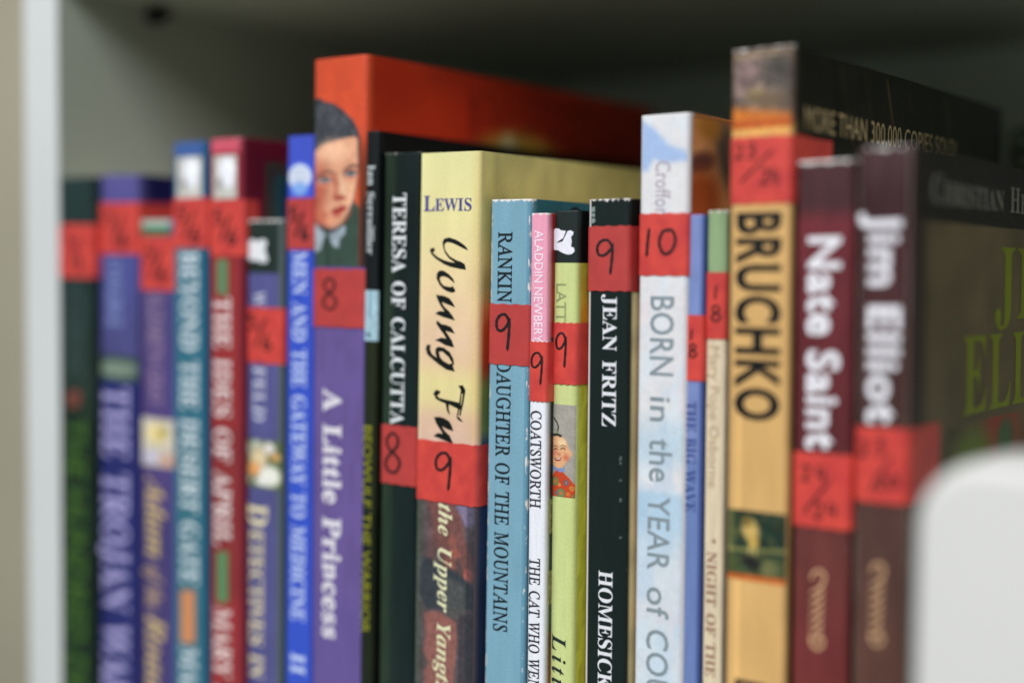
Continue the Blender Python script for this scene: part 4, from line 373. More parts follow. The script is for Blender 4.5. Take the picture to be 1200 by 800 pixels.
GL = {}
for _g in GLYPHS:
    _k = 4; loops = []
    for _ in range(_g[3]):
        _n = _g[_k]; _c = _g[_k + 1:_k + 1 + 2 * _n]; _k += 1 + 2 * _n
        P_ = [(_c[i], _c[i + 1]) for i in range(0, 2 * _n, 2)]
        Q = [p for i, p in enumerate(P_) if p != P_[i - 1]]
        if len(Q) > 2: loops.append(Q)
    GL[("BRISH"[_g[0]], chr(_g[1]))] = (_g[2], loops)
TRI = {}
def swell(loops, d):
    """thicken an outline by d on every side"""
    if not d: return loops
    ar = lambda l: sum(l[i - 1][0] * l[i][1] - l[i][0] * l[i - 1][1] for i in range(len(l)))
    sg = 1 if max(loops, key=lambda l: abs(ar(l))) and ar(max(loops, key=lambda l: abs(ar(l)))) > 0 else -1
    out = []
    for l in loops:
        n = len(l); L = []
        for i in range(n):
            a, b_, c = l[i - 1], l[i], l[(i + 1) % n]
            e1 = np.array((b_[0] - a[0], b_[1] - a[1]), float); e2 = np.array((c[0] - b_[0], c[1] - b_[1]), float)
            e1 /= np.linalg.norm(e1) + 1e-9; e2 /= np.linalg.norm(e2) + 1e-9
            n1 = np.array((e1[1], -e1[0])); n2 = np.array((e2[1], -e2[0])); m = n1 + n2; k = max(m.dot(m), .7)
            m = m * 2 / k * d * sg
            L.append((b_[0] + m[0], b_[1] + m[1]))
        out.append(L)
    return out
def glyph_tris(key):
    if key not in TRI:
        adv, loops = GL[key[:2]]
        loops = swell(loops, key[2]); adv += key[2] * 1.6
        groups = []
        def area_(l): return sum(l[i - 1][0] * l[i][1] - l[i][0] * l[i - 1][1] for i in range(len(l))) / 2
        def inside(p, l):
            r = False
            for i in range(len(l)):
                (x0, y0), (x1, y1) = l[i - 1], l[i]
                if (y0 > p[1]) != (y1 > p[1]) and p[0] < (x1 - x0) * (p[1] - y0) / (y1 - y0) + x0: r = not r
            return r
        outer = []; holes = []
        for i, l in enumerate(loops):
            depth = sum(1 for j, m in enumerate(loops) if j != i and inside(l[0], m))
            (holes if depth % 2 else outer).append(l)
        for o in outer: groups.append([o] + [h for h in holes if inside(h[0], o)])
        V = []; T = []
        for g in groups:
            tri = tessellate_polygon([[Vector((p[0], p[1], 0)) for p in l] for l in g])
            b = len(V)
            for l in g: V += l
            T += [tuple(b + i for i in t) for t in tri]
        TRI[key] = (adv, V, T)
    return TRI[key]
CAPH = {'B': 676, 'R': 668, 'I': 669, 'S': 700, 'H': 760}
for k in CAPH:
    for c in 'HEBT':
        if (k, c) in GL: CAPH[k] = max(p[1] for l in GL[(k, c)][1] for p in l); break
def layout(text, font, track=0, smallcaps=0, bold=0):
    """flat outline of a line of text in em/1000: verts, triangles, width"""
    x = 0; V = []; T = []
    for i, ch in enumerate(text):
        if ch == ' ': x += 260 + track; continue
        s = 1
        if smallcaps and ch.islower(): ch = ch.upper(); s = smallcaps
        if ch in '\u2022':
            b = len(V); V += [(x + 120 + 90 * math.cos(a * .785), 330 + 90 * math.sin(a * .785)) for a in range(8)]
            T += [(b, b + a, b + a + 1) for a in range(1, 7)]; x += 280 + track; continue
        if (font, ch) not in GL: raise KeyError(font + ch)
        adv, v, t = glyph_tris((font, ch, bold)); b = len(V)
        V += [(x + p[0] * s, p[1] * s) for p in v]; T += [tuple(b + i for i in q) for q in t]
        x += adv * s + track
    return V, T, x - track

# ------------------------------------------------------------------ books
BOOKS = []
DP = 0.281
class Book:
    def __init__(b, label, xl, xl8, w, top, off, depth=0.12, r=0.0009, bulge=0.0001, wide_at=450, step=0.004,
                 spine=None, front=None, back=None, wear=0.3, side_wear=0.62, cover_wear=0.6, mat=None, nu=10, nf=14, hard=False, ledge=None):
        """xl: left edge of the spine at its top, xl8: the same at photo row 800, w: spine width there"""
        b.yp = DP + off / 1000.0
        Pt = on_y(xl, top, b.yp); Pb = on_y(xl8, 800, b.yp)
        slope = (Pt[0] - Pb[0]) / (Pt[2] - Pb[2]); b.th = math.atan(slope)
        b.h = Pt[2] / math.cos(b.th)
        x0 = Pb[0] - slope * Pb[2]
        b.root = bpy.data.objects.new("book", None); C.objects.link(b.root)
        b.root.empty_display_size = 0.02
        b.root.location = (x0, b.yp, 0); b.root.rotation_euler = (0, b.th, 0)
        b.root["label"] = label; b.root["category"] = "book"; b.root["group"] = "books standing on the shelf"
        b.x0 = x0; b.w = w; b.w = b.loc(w[0], w[1])[0] if isinstance(w, tuple) else w
        b.r = r; b.bulge = bulge; b.depth = depth
        BOOKS.append(b)
        # rows
        zs = list(np.arange(0, b.h, step)) + [b.h - t for t in (0, .0004, .0012, .0025)]
        for fn in (spine, front):
            for br in getattr(fn, 'breaks', []):
                z = b.zof(br); zs += [z - 2e-5, z + 2e-5]
        zs = np.array(sorted(set(z for z in zs if 0 <= z <= b.h)))
        # profile columns
        pts = []; K = 5
        for y in np.linspace(depth, r * 1.5, 4): pts.append((0.0, y, 'b', y))
        for i in range(K): 
            a = math.pi / 2 * i / K; pts.append((r - r * math.cos(a), r - r * math.sin(a), 'e', 0))
        for x in np.linspace(r, b.w - r, nu): pts.append((x, 0, 's', 0))
        for i in range(1, K + 1):
            a = math.pi / 2 * i / K; pts.append((b.w - r + r * math.sin(a), r - r * math.cos(a), 'g', 0))
        for y in (np.linspace(0, 1, nf + 1)[1:] ** 1.3) * (depth - r) + r: pts.append((b.w, y, 'f', y))
        pts = [(x, (b.ysp(x) if k == 's' else y + (0 if k in 'bf' else 0)), k, d) for x, y, k, d in pts]
        nx, nz = len(pts), len(zs)
        V = np.zeros((nz, nx, 3)); V[:, :, 0] = [p[0] for p in pts]; V[:, :, 1] = [p[1] for p in pts]; V[:, :, 2] = zs[:, None]
        col = np.zeros((nz, nx, 3)); we = np.zeros((nz, nx))
        Ys = b.yof(zs)
        for j, (x, y, k, d) in enumerate(pts):
            u = np.full(nz, x / b.w)
            if k in 'se' or (k == 'g'): c = spine(u, Ys)
            elif k == 'f': c = (front or spine)(np.full(nz, d), Ys)
            else: c = (back or front or spine)(np.full(nz, d), Ys)
            if ledge is not None and k == 'e': c = np.ones((nz, 3)) * np.array(ledge, float)
            col[:, j] = c
            ew = {'e': 1.0, 'g': 0.9}.get(k, max(0.0, 1 - min(x, b.w - x) / 0.0012) * .8 if k == 's' else max(0, 1 - d / .002) * .7)
            tw = np.clip(1.25 - (b.h - zs) / 0.0018, 0, 1.3)
            we[:, j] = np.clip(np.maximum(ew * side_wear, tw * (cover_wear if k == 'f' else 1)), 0, 1.3) * wear
        F = [(i * nx + j, i * nx + j + 1, (i + 1) * nx + j + 1, (i + 1) * nx + j) for i in range(nz - 1) for j in range(nx - 1)]
        cv = link_mesh("cover", V.reshape(-1, 3), F, mat or M_PRINT, b.root, True, lin(col.reshape(-1, 3)), we.ravel())
        so = cv.modifiers.new("board", 'SOLIDIFY'); so.thickness = 0.0022 if hard else 0.0003; so.offset = -1
        t = 0.0024 if hard else 0.0004; zt = 0.003 if hard else 0.0003
        x0_, x1_, y0_, y1_, z0_, z1_ = t, b.w - t, b.bulge + t + .0004, depth - (.003 if hard else .0006), (0.003 if hard else 0.0003), b.h - zt
        pv = [(x0_, y0_, z0_), (x1_, y0_, z0_), (x1_, y1_, z0_), (x0_, y1_, z0_), (x0_, y0_, z1_), (x1_, y0_, z1_), (x1_, y1_, z1_), (x0_, y1_, z1_)]
        link_mesh("page_block", pv, [(0, 3, 2, 1), (4, 5, 6, 7), (0, 1, 5, 4), (1, 2, 6, 5), (2, 3, 7, 6), (3, 0, 4, 7)], M_PAGES, b.root)
        b.cover = cv
    def ysp(b, x):
        t = np.clip((np.asarray(x, float) - b.r) / max(1e-6, b.w - 2 * b.r), 0, 1)
        edge = b.r
        x = np.clip(np.asarray(x, float), 0, b.w)
        y = np.zeros_like(x)
        y = np.where(x < edge, edge - np.sqrt(np.maximum(0, edge ** 2 - (edge - x) ** 2)), y)
        y = np.where(x > b.w - edge, edge - np.sqrt(np.maximum(0, edge ** 2 - (x - b.w + edge) ** 2)), y)
        return y - b.bulge * (1 - (2 * t - 1) ** 2)
    def loc(b, px, py):
        P = on_y(px, py, b.yp - 0.0002); dx = P[0] - b.x0; dz = P[2]
        c, s = math.cos(b.th), math.sin(b.th)
        return dx * c - dz * s, dx * s + dz * c
    def _tab(b):
        if not hasattr(b, '_t'):
            ys = np.arange(-100, 1300, 10.0); w = getattr(b, 'w', 0.02)
            w = 0.01 if isinstance(w, tuple) else w
            z = []
            for y in ys:
                P = on_y(proj_x(b, w / 2, y), y, b.yp); z.append((P[2]) / math.cos(b.th))
            b._t = (np.array(ys), np.array(z))
        return b._t
    def zof(b, py): t = b._tab(); return float(np.interp(py, t[0], t[1]))
    def yof(b, z): t = b._tab(); return np.interp(z, t[1][::-1], t[0][::-1])
def proj_x(b, u, py):
    x = 600.0
    for _ in range(6):
        z = on_y(x, py, b.yp)[2]
        P = np.array([b.x0 + u + z * math.tan(b.th), b.yp, z]) - CAM
        x = 600 + 1612 * P.dot(RGT) / P.dot(FWD)
    return x

def spine_line(b, text, font, xb, xc, y0, y1, rgb, name="title_lettering", track=0, lift=0.00007, bold=None):
    """text read downwards along a spine: xb, xc photo columns of baseline and cap line; y0..y1 its extent"""
    ym = min((y0 + y1) / 2, 800)
    ub, uc = b.loc(xb, ym)[0], b.loc(xc, ym)[0]
    z0, z1 = b.zof(y0), b.zof(y1)
    V, T, W = layout(text, font, track, 0, {'R': 9, 'H': 14}.get(font, 0) if bold is None else bold)
    s = (uc - ub) / CAPH[font]; k = (z0 - z1) / W
    v = np.array(V, float)
    X = ub + v[:, 1] * s; Z = z0 - v[:, 0] * k
    Y = np.full(len(X), min(b.ysp(X).min(), b.ysp((X.min() + X.max()) / 2)) - lift)
    return link_mesh(name, np.stack([X, Y, Z], 1), T, ink(rgb), b.root)
def spine_across(b, text, font, x0, x1, yb, yc, rgb, name="author_lettering", smallcaps=0.8):
    V, T, W = layout(text, font, 0, smallcaps)
    (ua, za), (ub_, zb) = b.loc(x0, yb), b.loc(x1, yb); hc = b.zof(yc) - b.zof(yb)
    v = np.array(V, float)
    X = ua + v[:, 0] / W * (ub_ - ua); Z = (za + zb) / 2 + v[:, 1] / CAPH[font] * hc
    return link_mesh(name, np.stack([X, np.full(len(X), b.ysp(b.w / 2) - 0.00007), Z], 1), T, ink(rgb), b.root)
def cover_line(b, text, font, d0, d1, zb, zc, rgb, name="cover_lettering", smallcaps=0):
    V, T, W = layout(text, font, 20, smallcaps); v = np.array(V, float)
    Y = d0 + v[:, 0] / W * (d1 - d0); Z = zb + v[:, 1] / CAPH[font] * (zc - zb)
    return link_mesh(name, np.stack([np.full(len(v), b.w + 0.00008), Y, Z], 1), T, ink(rgb), b.root)
def cover_point(b, px, py):
    """depth and height on the right-hand cover for a photo point"""
    z = b.zof(py)
    for _ in range(5):
        d = ray(px, py); X = b.x0 + b.w * math.cos(b.th) + z * math.sin(b.th)
        P = CAM + d * (X / d[0]); z = P[2]
    return P[1] - b.yp, z / math.cos(b.th)
def poly_print(b, polys, rgb, name="emblem", lift=0.00007, parent=None, mat=None):
    V = []; T = []
    for k, loops in enumerate(polys):
        if not isinstance(loops[0][0], (tuple, list)): loops = [loops]
        m = [[b.loc(px, py) for px, py in l] for l in loops]
        tri = tessellate_polygon([[Vector((p[0] * 1000, p[1] * 1000, 0)) for p in l] for l in m])
        base = len(V)
        if True:
            yy = min(float(b.ysp(p[0])) for l in m for p in l); yy = min(yy, float(b.ysp(sum(p[0] for p in m[0]) / len(m[0]))))
        for l in m:
            for u, z in l: V.append((u, yy - lift - k * 6e-6, z))
        T += [tuple(base + i for i in t) for t in tri]
    return link_mesh(name, V, T, mat or ink(rgb), parent or b.root)
def crom(P, n=6):
    P = [np.array(p, float) for p in P]; out = []
    for i in range(len(P) - 1):
        a = P[max(0, i - 1)]; c, d = P[i], P[i + 1]; e = P[min(len(P) - 1, i + 2)]
        for t in np.linspace(0, 1, n, endpoint=False):
            out.append(0.5 * (2 * c + (d - a) * t + (2 * a - 5 * c + 4 * d - e) * t * t + (3 * c - a - 3 * d + e) * t ** 3))
    out.append(P[-1]); return out
def strokes(b, lines, width, rgb=None, name="handwritten_number", lift=0.0002, parent=None, mat=None, taper=0.25):
    """pen strokes given in photo points, laid on the spine with round ends"""
    V = []; T = []
    for k, l in enumerate(lines):
        P = crom(l) if len(l) > 2 else [np.array(p, float) for p in (l[0], ((l[0][0] + l[1][0]) / 2, (l[0][1] + l[1][1]) / 2), l[1])]
        n = len(P); base = len(V); L = []
        for i, p in enumerate(P):
            t = P[min(n - 1, i + 1)] - P[max(0, i - 1)]; t = t / (np.linalg.norm(t) + 1e-9); nn = np.array([-t[1], t[0]])
            w = width / 2 * (1 - taper * abs(math.sin(i * 0.9 + k)) ) 
            if i in (0, n - 1): w *= 0.55
            L.append((p + nn * w, p - nn * w))
        # rounded ends
        for i, (a, c) in enumerate(L):
            for q in (a, c):
                u, z = b.loc(*q); V.append((u, float(b.ysp(u)) - lift - k * 8e-6 - i * 4e-7, z))
        T += [(base + 2 * i, base + 2 * i + 1, base + 2 * i + 3, base + 2 * i + 2) for i in range(n - 1)]
        for end, sgn in ((0, -1), (n - 1, 1)):
            t = P[end] - P[end - 1] if end else P[1] - P[0]; t = t / (np.linalg.norm(t) + 1e-9)
            tip = P[end] + sgn * t * width * 0.35
            u, z = b.loc(*tip); V.append((u, float(b.ysp(u)) - lift - k * 8e-6, z))
            T.append((base + 2 * end, base + 2 * end + 1, len(V) - 1))
    return link_mesh(name, V, T, mat or (ink(rgb) if rgb else M_INK), parent or b.root)
DIG = {
 '9': [[(.95, .2), (.7, .02), (.3, .03), (.03, .2), (.1, .42), (.45, .45), (.85, .28), (.96, .12), (.94, .5), (.82, 1)]],
 '8': [[(.8, .1), (.45, 0), (.1, .17), (.25, .4), (.65, .55), (.95, .76), (.65, 1), (.15, .93), (.04, .7), (.4, .5), (.8, .32), (.82, .1)]],
 '1': [[(.6, 0), (.45, .5), (.35, 1)]],
 '0': [[(.6, .05), (.25, .12), (.05, .55), (.3, .97), (.75, .85), (.95, .4), (.75, .05), (.5, .08)]],
 '2': [[(.1, .2), (.5, 0), (.85, .2), (.6, .6), (.1, 1), (.95, .93)]],
 '3': [[(.1, .08), (.6, 0), (.8, .22), (.4, .45), (.85, .7), (.55, 1), (.05, .92)]],
 '4': [[(.35, 0), (.1, .5), (.85, .52)], [(.75, .1), (.65, 1)]],
 '5': [[(.85, .03), (.3, .02), (.2, .42), (.65, .4), (.85, .7), (.5, 1), (.08, .9)]],
 '6': [[(.7, 0), (.25, .35), (.08, .75), (.4, 1), (.8, .8), (.6, .52), (.15, .65)]],
 '/': [[(1, 0), (.5, .5), (0, 1)]],
}
def digits(items):
    out = []
    for ch, x0, y0, x1, y1 in items:
        for s in DIG[ch]: out.append([(x0 + (x1 - x0) * p[0], y0 + (y1 - y0) * p[1]) for p in s])
    return out
def sticker(b, y0, y1, items, pen=3.0, wrap=0.02, mat=None, slant=0, inkrgb=None, label=None):
    """red spine label folded round onto both covers"""
    zt0, zb0 = b.zof(y0), b.zof(y1); r = b.r; o = 0.00022 + b.bulge * .6
    cols = []
    for y in (0.012, 0.004, r): cols.append((-o, y, -1))
    for i in range(1, 6): a = math.pi / 2 * i / 6; cols.append((r - (r + o) * math.cos(a), r - (r + o) * math.sin(a), 0))
    for x in np.linspace(r, b.w - r, 14): cols.append((x, float(b.ysp(x)) - o, 0))
    for i in range(1, 6): a = math.pi / 2 * i / 6; cols.append((b.w - r + (r + o) * math.sin(a), r - (r + o) * math.cos(a), 1))
    for y in np.linspace(r, wrap, 7): cols.append((b.w + o, y, 1))
    V = []; nz = 8
    for i in range(nz + 1):
        t = i / nz
        for j, (x, y, k) in enumerate(cols):
            jig = 0.00012 * math.sin(j * 1.3 + y0) if i in (0, nz) else 0
            z = zb0 + (zt0 - zb0) * t + slant * (min(max(x, 0), b.w) / b.w - .5) + jig
            V.append((x, y, z))
    n = len(cols)
    F = [(i * n + j, i * n + j + 1, (i + 1) * n + j + 1, (i + 1) * n + j) for i in range(nz) for j in range(n - 1)]
    s = link_mesh("number_sticker", V, F, mat or M_TAPE, b.root, True)
    if label: s["label"] = label
    if items:
        h = strokes(b, digits(items), pen, parent=s, rgb=inkrgb, lift=0.00031 + b.bulge * .6)
    return s
def picture(b, x0, x1, y0, y1, fn, base=(128, 128, 128), res=1.0, name="printed_picture", lift=0.00005, umin=None, umax=None, mat=None):
    """a printed picture on the spine; fn paints it in the photograph's own x, y measure"""
    nx = max(4, int((x1 - x0) / res)); ny = max(4, int((y1 - y0) / res))
    xs = np.linspace(x0, x1, nx); ys = np.linspace(y0, y1, ny)
    u0, u1 = b.loc(x0, (y0 + y1) / 2)[0], b.loc(x1, (y0 + y1) / 2)[0]
    u0 = umin * b.w if umin is not None else u0; u1 = umax * b.w if umax is not None else u1
    X, Y = np.meshgrid(xs, ys); cv = Canvas(X, Y, base); fn(cv)
    U = u0 + (X - x0) / (x1 - x0) * (u1 - u0)
    Z = np.repeat(np.array([b.zof(y) for y in ys])[:, None], nx, 1)
    V = np.stack([U, b.ysp(U) - lift, Z], -1).reshape(-1, 3)
    F = [(i * nx + j, (i + 1) * nx + j, (i + 1) * nx + j + 1, i * nx + j + 1) for i in range(ny - 1) for j in range(nx - 1)]
    return link_mesh(name, V, F, mat or M_PRINT, b.root, True, lin(cv.c.reshape(-1, 3)), np.zeros(nx * ny))
def cover_picture(b, d0, d1, z0, z1, fn, base, nx=60, ny=60, name="cover_picture", lift=0.00005, mat=None):
    """picture on the right-hand cover; fn paints in millimetres (depth, height)"""
    X, Z = np.meshgrid(np.linspace(d0, d1, nx), np.linspace(z0, z1, ny)); cv = Canvas(X * 1000, Z * 1000, base); fn(cv)
    V = np.stack([np.full(X.shape, b.w + lift), X, Z], -1).reshape(-1, 3)
    F = [(i * nx + j, i * nx + j + 1, (i + 1) * nx + j + 1, (i + 1) * nx + j) for i in range(ny - 1) for j in range(nx - 1)]
    return link_mesh(name, V, F, mat or M_PRINT, b.root, True, lin(cv.c.reshape(-1, 3)), np.zeros(nx * ny))
def bands(*items, grain=0.05, seed=0, edge=None):
    """plain bands of colour down a cover: (photo row where it starts, colour), ..."""
    def f(u, Y):
        c = np.zeros(np.shape(Y) + (3,))
        for y, col in items: c[Y >= y] = col
        c = c * (1 + grain * 2 * (vnoise(np.asarray(u) * 9 + seed, Y / 25.0, seed) - .5))[..., None]
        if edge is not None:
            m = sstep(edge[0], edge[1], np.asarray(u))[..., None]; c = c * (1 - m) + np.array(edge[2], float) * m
        return np.clip(c, 0, 255)
    f.breaks = [y for y, _ in items if y > -50]
    return f
def grad(stops, grain=0.04, seed=0):
    ys = [s[0] for s in stops]; cs = np.array([s[1] for s in stops], float)
    def f(u, Y):
        c = np.stack([np.interp(Y, ys, cs[:, k]) for k in range(3)], -1)
        return np.clip(c * (1 + grain * 2 * (vnoise(np.asarray(u) * 7 + seed, Y / 30.0, seed) - .5))[..., None], 0, 255)
    f.breaks = []
    return f
T = -1000

# ------------------------------------------------------------------ bookcase and wall
def box(name, x0, x1, y0, y1, z0, z1, mat, parent=None, bev=0.0008):
    v = [(x0, y0, z0), (x1, y0, z0), (x1, y1, z0), (x0, y1, z0), (x0, y0, z1), (x1, y0, z1), (x1, y1, z1), (x0, y1, z1)]
    o = link_mesh(name, v, [(0, 3, 2, 1), (4, 5, 6, 7), (0, 1, 5, 4), (1, 2, 6, 5), (2, 3, 7, 6), (3, 0, 4, 7)], mat, parent)
    if bev:
        m = o.modifiers.new("edge", 'BEVEL'); m.width = bev; m.segments = 2
    return o
shelf = bpy.data.objects.new("bookcase", None); C.objects.link(shelf); shelf.location = (-0.4067, DP, 0)
shelf["label"] = "white painted bookcase holding the row of books"; shelf["category"] = "bookcase"
SX = 0.0
BACK = 0.30; CEIL = 0.165 + 0.094
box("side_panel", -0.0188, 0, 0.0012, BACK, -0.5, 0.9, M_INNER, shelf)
box("edge_strip", -0.019, 0.0002, 0, 0.0011, -0.5, 0.9, M_WHITE, shelf, .0003)
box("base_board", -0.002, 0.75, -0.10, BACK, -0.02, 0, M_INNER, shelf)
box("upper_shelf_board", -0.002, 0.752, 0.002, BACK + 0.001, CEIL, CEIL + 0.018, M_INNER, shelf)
box("back_panel", -0.004, 0.754, BACK - 0.0012, BACK + 0.006, -0.5, 0.9, M_BACK, shelf)
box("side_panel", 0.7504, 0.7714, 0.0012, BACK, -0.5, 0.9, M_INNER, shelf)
box("edge_strip", 0.7502, 0.7716, 0, 0.0011, -0.5, 0.9, M_WHITE, shelf, .0003)
# the small dark pin that carries the upper board
def pin(y, z):
    V = []; F = []; n = 14
    prof = [(0.0, 0.0032), (0.0012, 0.0034), (0.0016, 0.0026), (0.0075, 0.0024), (0.0082, 0.0018), (0.0084, 0.0)]
    for x, r in prof:
        for i in range(n):
            a = 2 * math.pi * i / n; V.append((x, y + r * math.cos(a), z + r * math.sin(a)))
    for k in range(len(prof) - 1):
        for i in range(n): F.append((k * n + i, k * n + (i + 1) % n, (k + 1) * n + (i + 1) % n, (k + 1) * n + i))
    link_mesh("shelf_pin", V, F, M_PIN, shelf, True)
pin(0.040, CEIL - 0.0036)
w = link_mesh("wall", [(-4, 1.1, -1.5), (4, 1.1, -1.5), (4, 1.1, 2.5), (-4, 1.1, 2.5), (-4, 1.2, -1.5), (4, 1.2, -1.5), (4, 1.2, 2.5), (-4, 1.2, 2.5)],
              [(0, 1, 2, 3), (7, 6, 5, 4), (3, 2, 6, 7), (0, 4, 5, 1), (0, 3, 7, 4), (1, 5, 6, 2)], M_WALL)
w["kind"] = "structure"

# ------------------------------------------------------------------ the books, left to right
FR = lambda x, y, w, h, a, c: [(ch, xx, yy, xx + dw, yy + dh) for ch, xx, yy, dw, dh in (
    (a, x, y, w * .36, h * .42), ('/', x + w * .25, y + h * .12, w * .5, h * .8), (c, x + w * .62, y + h * .55, w * .38, h * .45))]

# 1 dark green
b = Book("dark green book, leftmost in the row beside the white bookcase side", 69, 71, (108, 400), 209, 0, depth=.115,
         spine=grad([(200, (36, 54, 52)), (320, (34, 52, 50)), (450, (38, 52, 46)), (500, (28, 44, 32)), (900, (26, 42, 30))], .12, 1),
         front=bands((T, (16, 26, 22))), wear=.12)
sticker(b, 263, 325, FR(77, 272, 22, 44, '5', '6'), 2.6, wrap=.006)
spine_line(b, "HOUNDS AND", "S", 80, 98, 335, 440, (62, 76, 74), "author_lettering")
poly_print(b, [[(79, 458), (93, 456), (96, 466), (91, 478), (80, 477), (76, 466)]], (110, 62, 52))
spine_line(b, "THE HUNDRED DRESSES", "S", 77, 100, 490, 905, (70, 104, 40), bold=10)

# 2 blue violet
b = Book("blue violet book titled THE TROJAN WAR in large lavender capitals", 117, 117, (160, 400), 206, 2.5, depth=.125, bulge=.0002, r=.0014,
         spine=grad([(206, (88, 82, 138)), (300, (74, 78, 140)), (415, (78, 76, 126)), (440, (40, 44, 104)), (800, (42, 46, 104))], .05, 2),
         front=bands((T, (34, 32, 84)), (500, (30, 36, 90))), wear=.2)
sticker(b, 237, 297, FR(127, 248, 24, 42, '5', '6'), 3.3, wrap=.022)
spine_line(b, "COOLIDGE", "B", 126, 143, 302, 384, (132, 146, 196), "author_lettering")
picture(b, 118, 160, 416, 446, lambda c: (c.ell(138, 432, 26, 9, (132, 148, 132), .5), c.line([(118, 433), (160, 433)], 1.5, (70, 90, 70)), c.grain(4, 3, .2, 3)), (54, 74, 66))
spine_line(b, "THE TROJAN WAR", "B", 121, 151, 452, 822, (176, 168, 216))

# 3 mauve
b = Book("short mauve purple book with gold title and small pale picture", 165, 166, (204, 500), 258, 3.5, depth=.105,
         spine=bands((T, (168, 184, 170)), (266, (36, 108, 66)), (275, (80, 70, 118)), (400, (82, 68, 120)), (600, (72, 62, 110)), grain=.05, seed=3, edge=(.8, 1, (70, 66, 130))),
         front=bands((T, (40, 60, 100))), wear=.2)
sticker(b, 276, 340, FR(172, 288, 24, 42, '5', '6'), 3.3, wrap=.008)
spine_line(b, "ELIZABETH GRAY", "S", 174, 190, 345, 474, (160, 132, 160), "author_lettering")
def p3(c):
    c.ell(184, 508, 12, 12, (236, 214, 150), .5); c.ell(190, 506, 5, 6, (176, 160, 80), .5); c.ell(176, 536, 10, 7, (196, 190, 214), .5)
    c.ell(196, 538, 8, 8, (206, 160, 140), .5); c.grain(5, 5, .15, 8)
picture(b, 165, 203, 490, 546, p3, (206, 196, 180))
spine_line(b, "Adam", "I", 172, 193, 562, 655, (212, 184, 120)); spine_line(b, "of the", "I", 172, 190, 664, 714, (190, 160, 120))
spine_line(b, "Road", "I", 172, 193, 722, 815, (208, 180, 124))

# 4 teal
def emblem_white(b, x0, x1, y0, y1, seed):
    def f(c):
        cx, cy = (x0 + x1) / 2, (y0 + y1) / 2 - 4
        c.ell(cx + 2, cy, 9, 20, (238, 238, 244), .35); c.ell(cx + 6, cy - 6, 5, 9, (252, 252, 255), .4); c.ell(cx - 6, cy + 12, 4, 8, (150, 148, 146), .5)
        c.line([(x0, y1 - 12), (x1, y1 - 12)], 2, (186, 186, 176)); c.grain(4, 3, .10, seed)
    return picture(b, x0, x1, y0, y1, f, (196, 192, 182), name="emblem_panel")
b = Book("teal book titled BEYOND THE DESERT GATE with white emblem on top", 203, 204, (242, 400), 168, 3.5, depth=.11,
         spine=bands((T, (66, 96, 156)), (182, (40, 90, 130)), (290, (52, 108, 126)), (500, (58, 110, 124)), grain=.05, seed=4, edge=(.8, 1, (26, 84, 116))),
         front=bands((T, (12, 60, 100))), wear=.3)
emblem_white(b, 207, 236, 184, 232, 1)
sticker(b, 232, 290, FR(209, 242, 26, 42, '5', '6'), 3.4, wrap=.006)
spine_line(b, "BEYOND THE DESERT GATE", "B", 212, 232, 294, 684, (216, 226, 230)); spine_line(b, "MARY RAY", "B", 212, 231, 757, 905, (212, 222, 228), "author_lettering")
poly_print(b, [[(212, 691), (228, 692), (228, 753), (212, 752)]], (206, 138, 92), "orange_bar")

# 5 dark red
b = Book("dark red book titled THE IDES OF APRIL with green bar", 246, 247, (285, 400), 164, 3, depth=.11,
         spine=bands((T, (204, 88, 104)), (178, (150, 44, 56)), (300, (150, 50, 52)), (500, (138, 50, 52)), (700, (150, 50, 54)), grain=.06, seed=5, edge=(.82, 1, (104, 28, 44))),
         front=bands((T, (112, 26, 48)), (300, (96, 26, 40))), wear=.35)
emblem_white(b, 250, 277, 182, 233, 2)
sticker(b, 234, 300, FR(252, 246, 26, 40, '5', '6'), 3.4, wrap=.006)
poly_print(b, [[(254, 304), (267, 304), (267, 346), (254, 345)]], (96, 130, 92), "green_bar")
spine_line(b, "THE IDES OF APRIL", "B", 251, 270, 348, 640, (236, 220, 216)); spine_line(b, "MARY RAY", "B", 251, 270, 712, 860, (236, 216, 210), "author_lettering")
poly_print(b, [[(254, 646), (267, 646), (267, 706), (254, 705)]], (90, 134, 92), "green_bar")
z0, z1 = b.zof(300), b.zof(178)
def p5(c):
    w = 16
    c.poly([(9, z0 * 1000), (40, z0 * 1000), (40, z1 * 1000 - 3), (9, z1 * 1000 - 3)], (54, 74, 60), .3)
    c.poly([(11, z0 * 1000), (40, z0 * 1000), (40, z1 * 1000 - 5), (11, z1 * 1000 - 5)], (86, 24, 44), .3)
    c.poly([(12, z0 * 1000), (40, z0 * 1000), (40, z1 * 1000 - 6), (12, z1 * 1000 - 6)], (44, 84, 84), .3)
    c.poly([(16, z0 * 1000), (40, z0 * 1000), (40, z1 * 1000 - 9), (16, z1 * 1000 - 9)], (30, 58, 104), .3)
cover_picture(b, .004, .04, z0, z1 - .001, p5, (104, 26, 46))

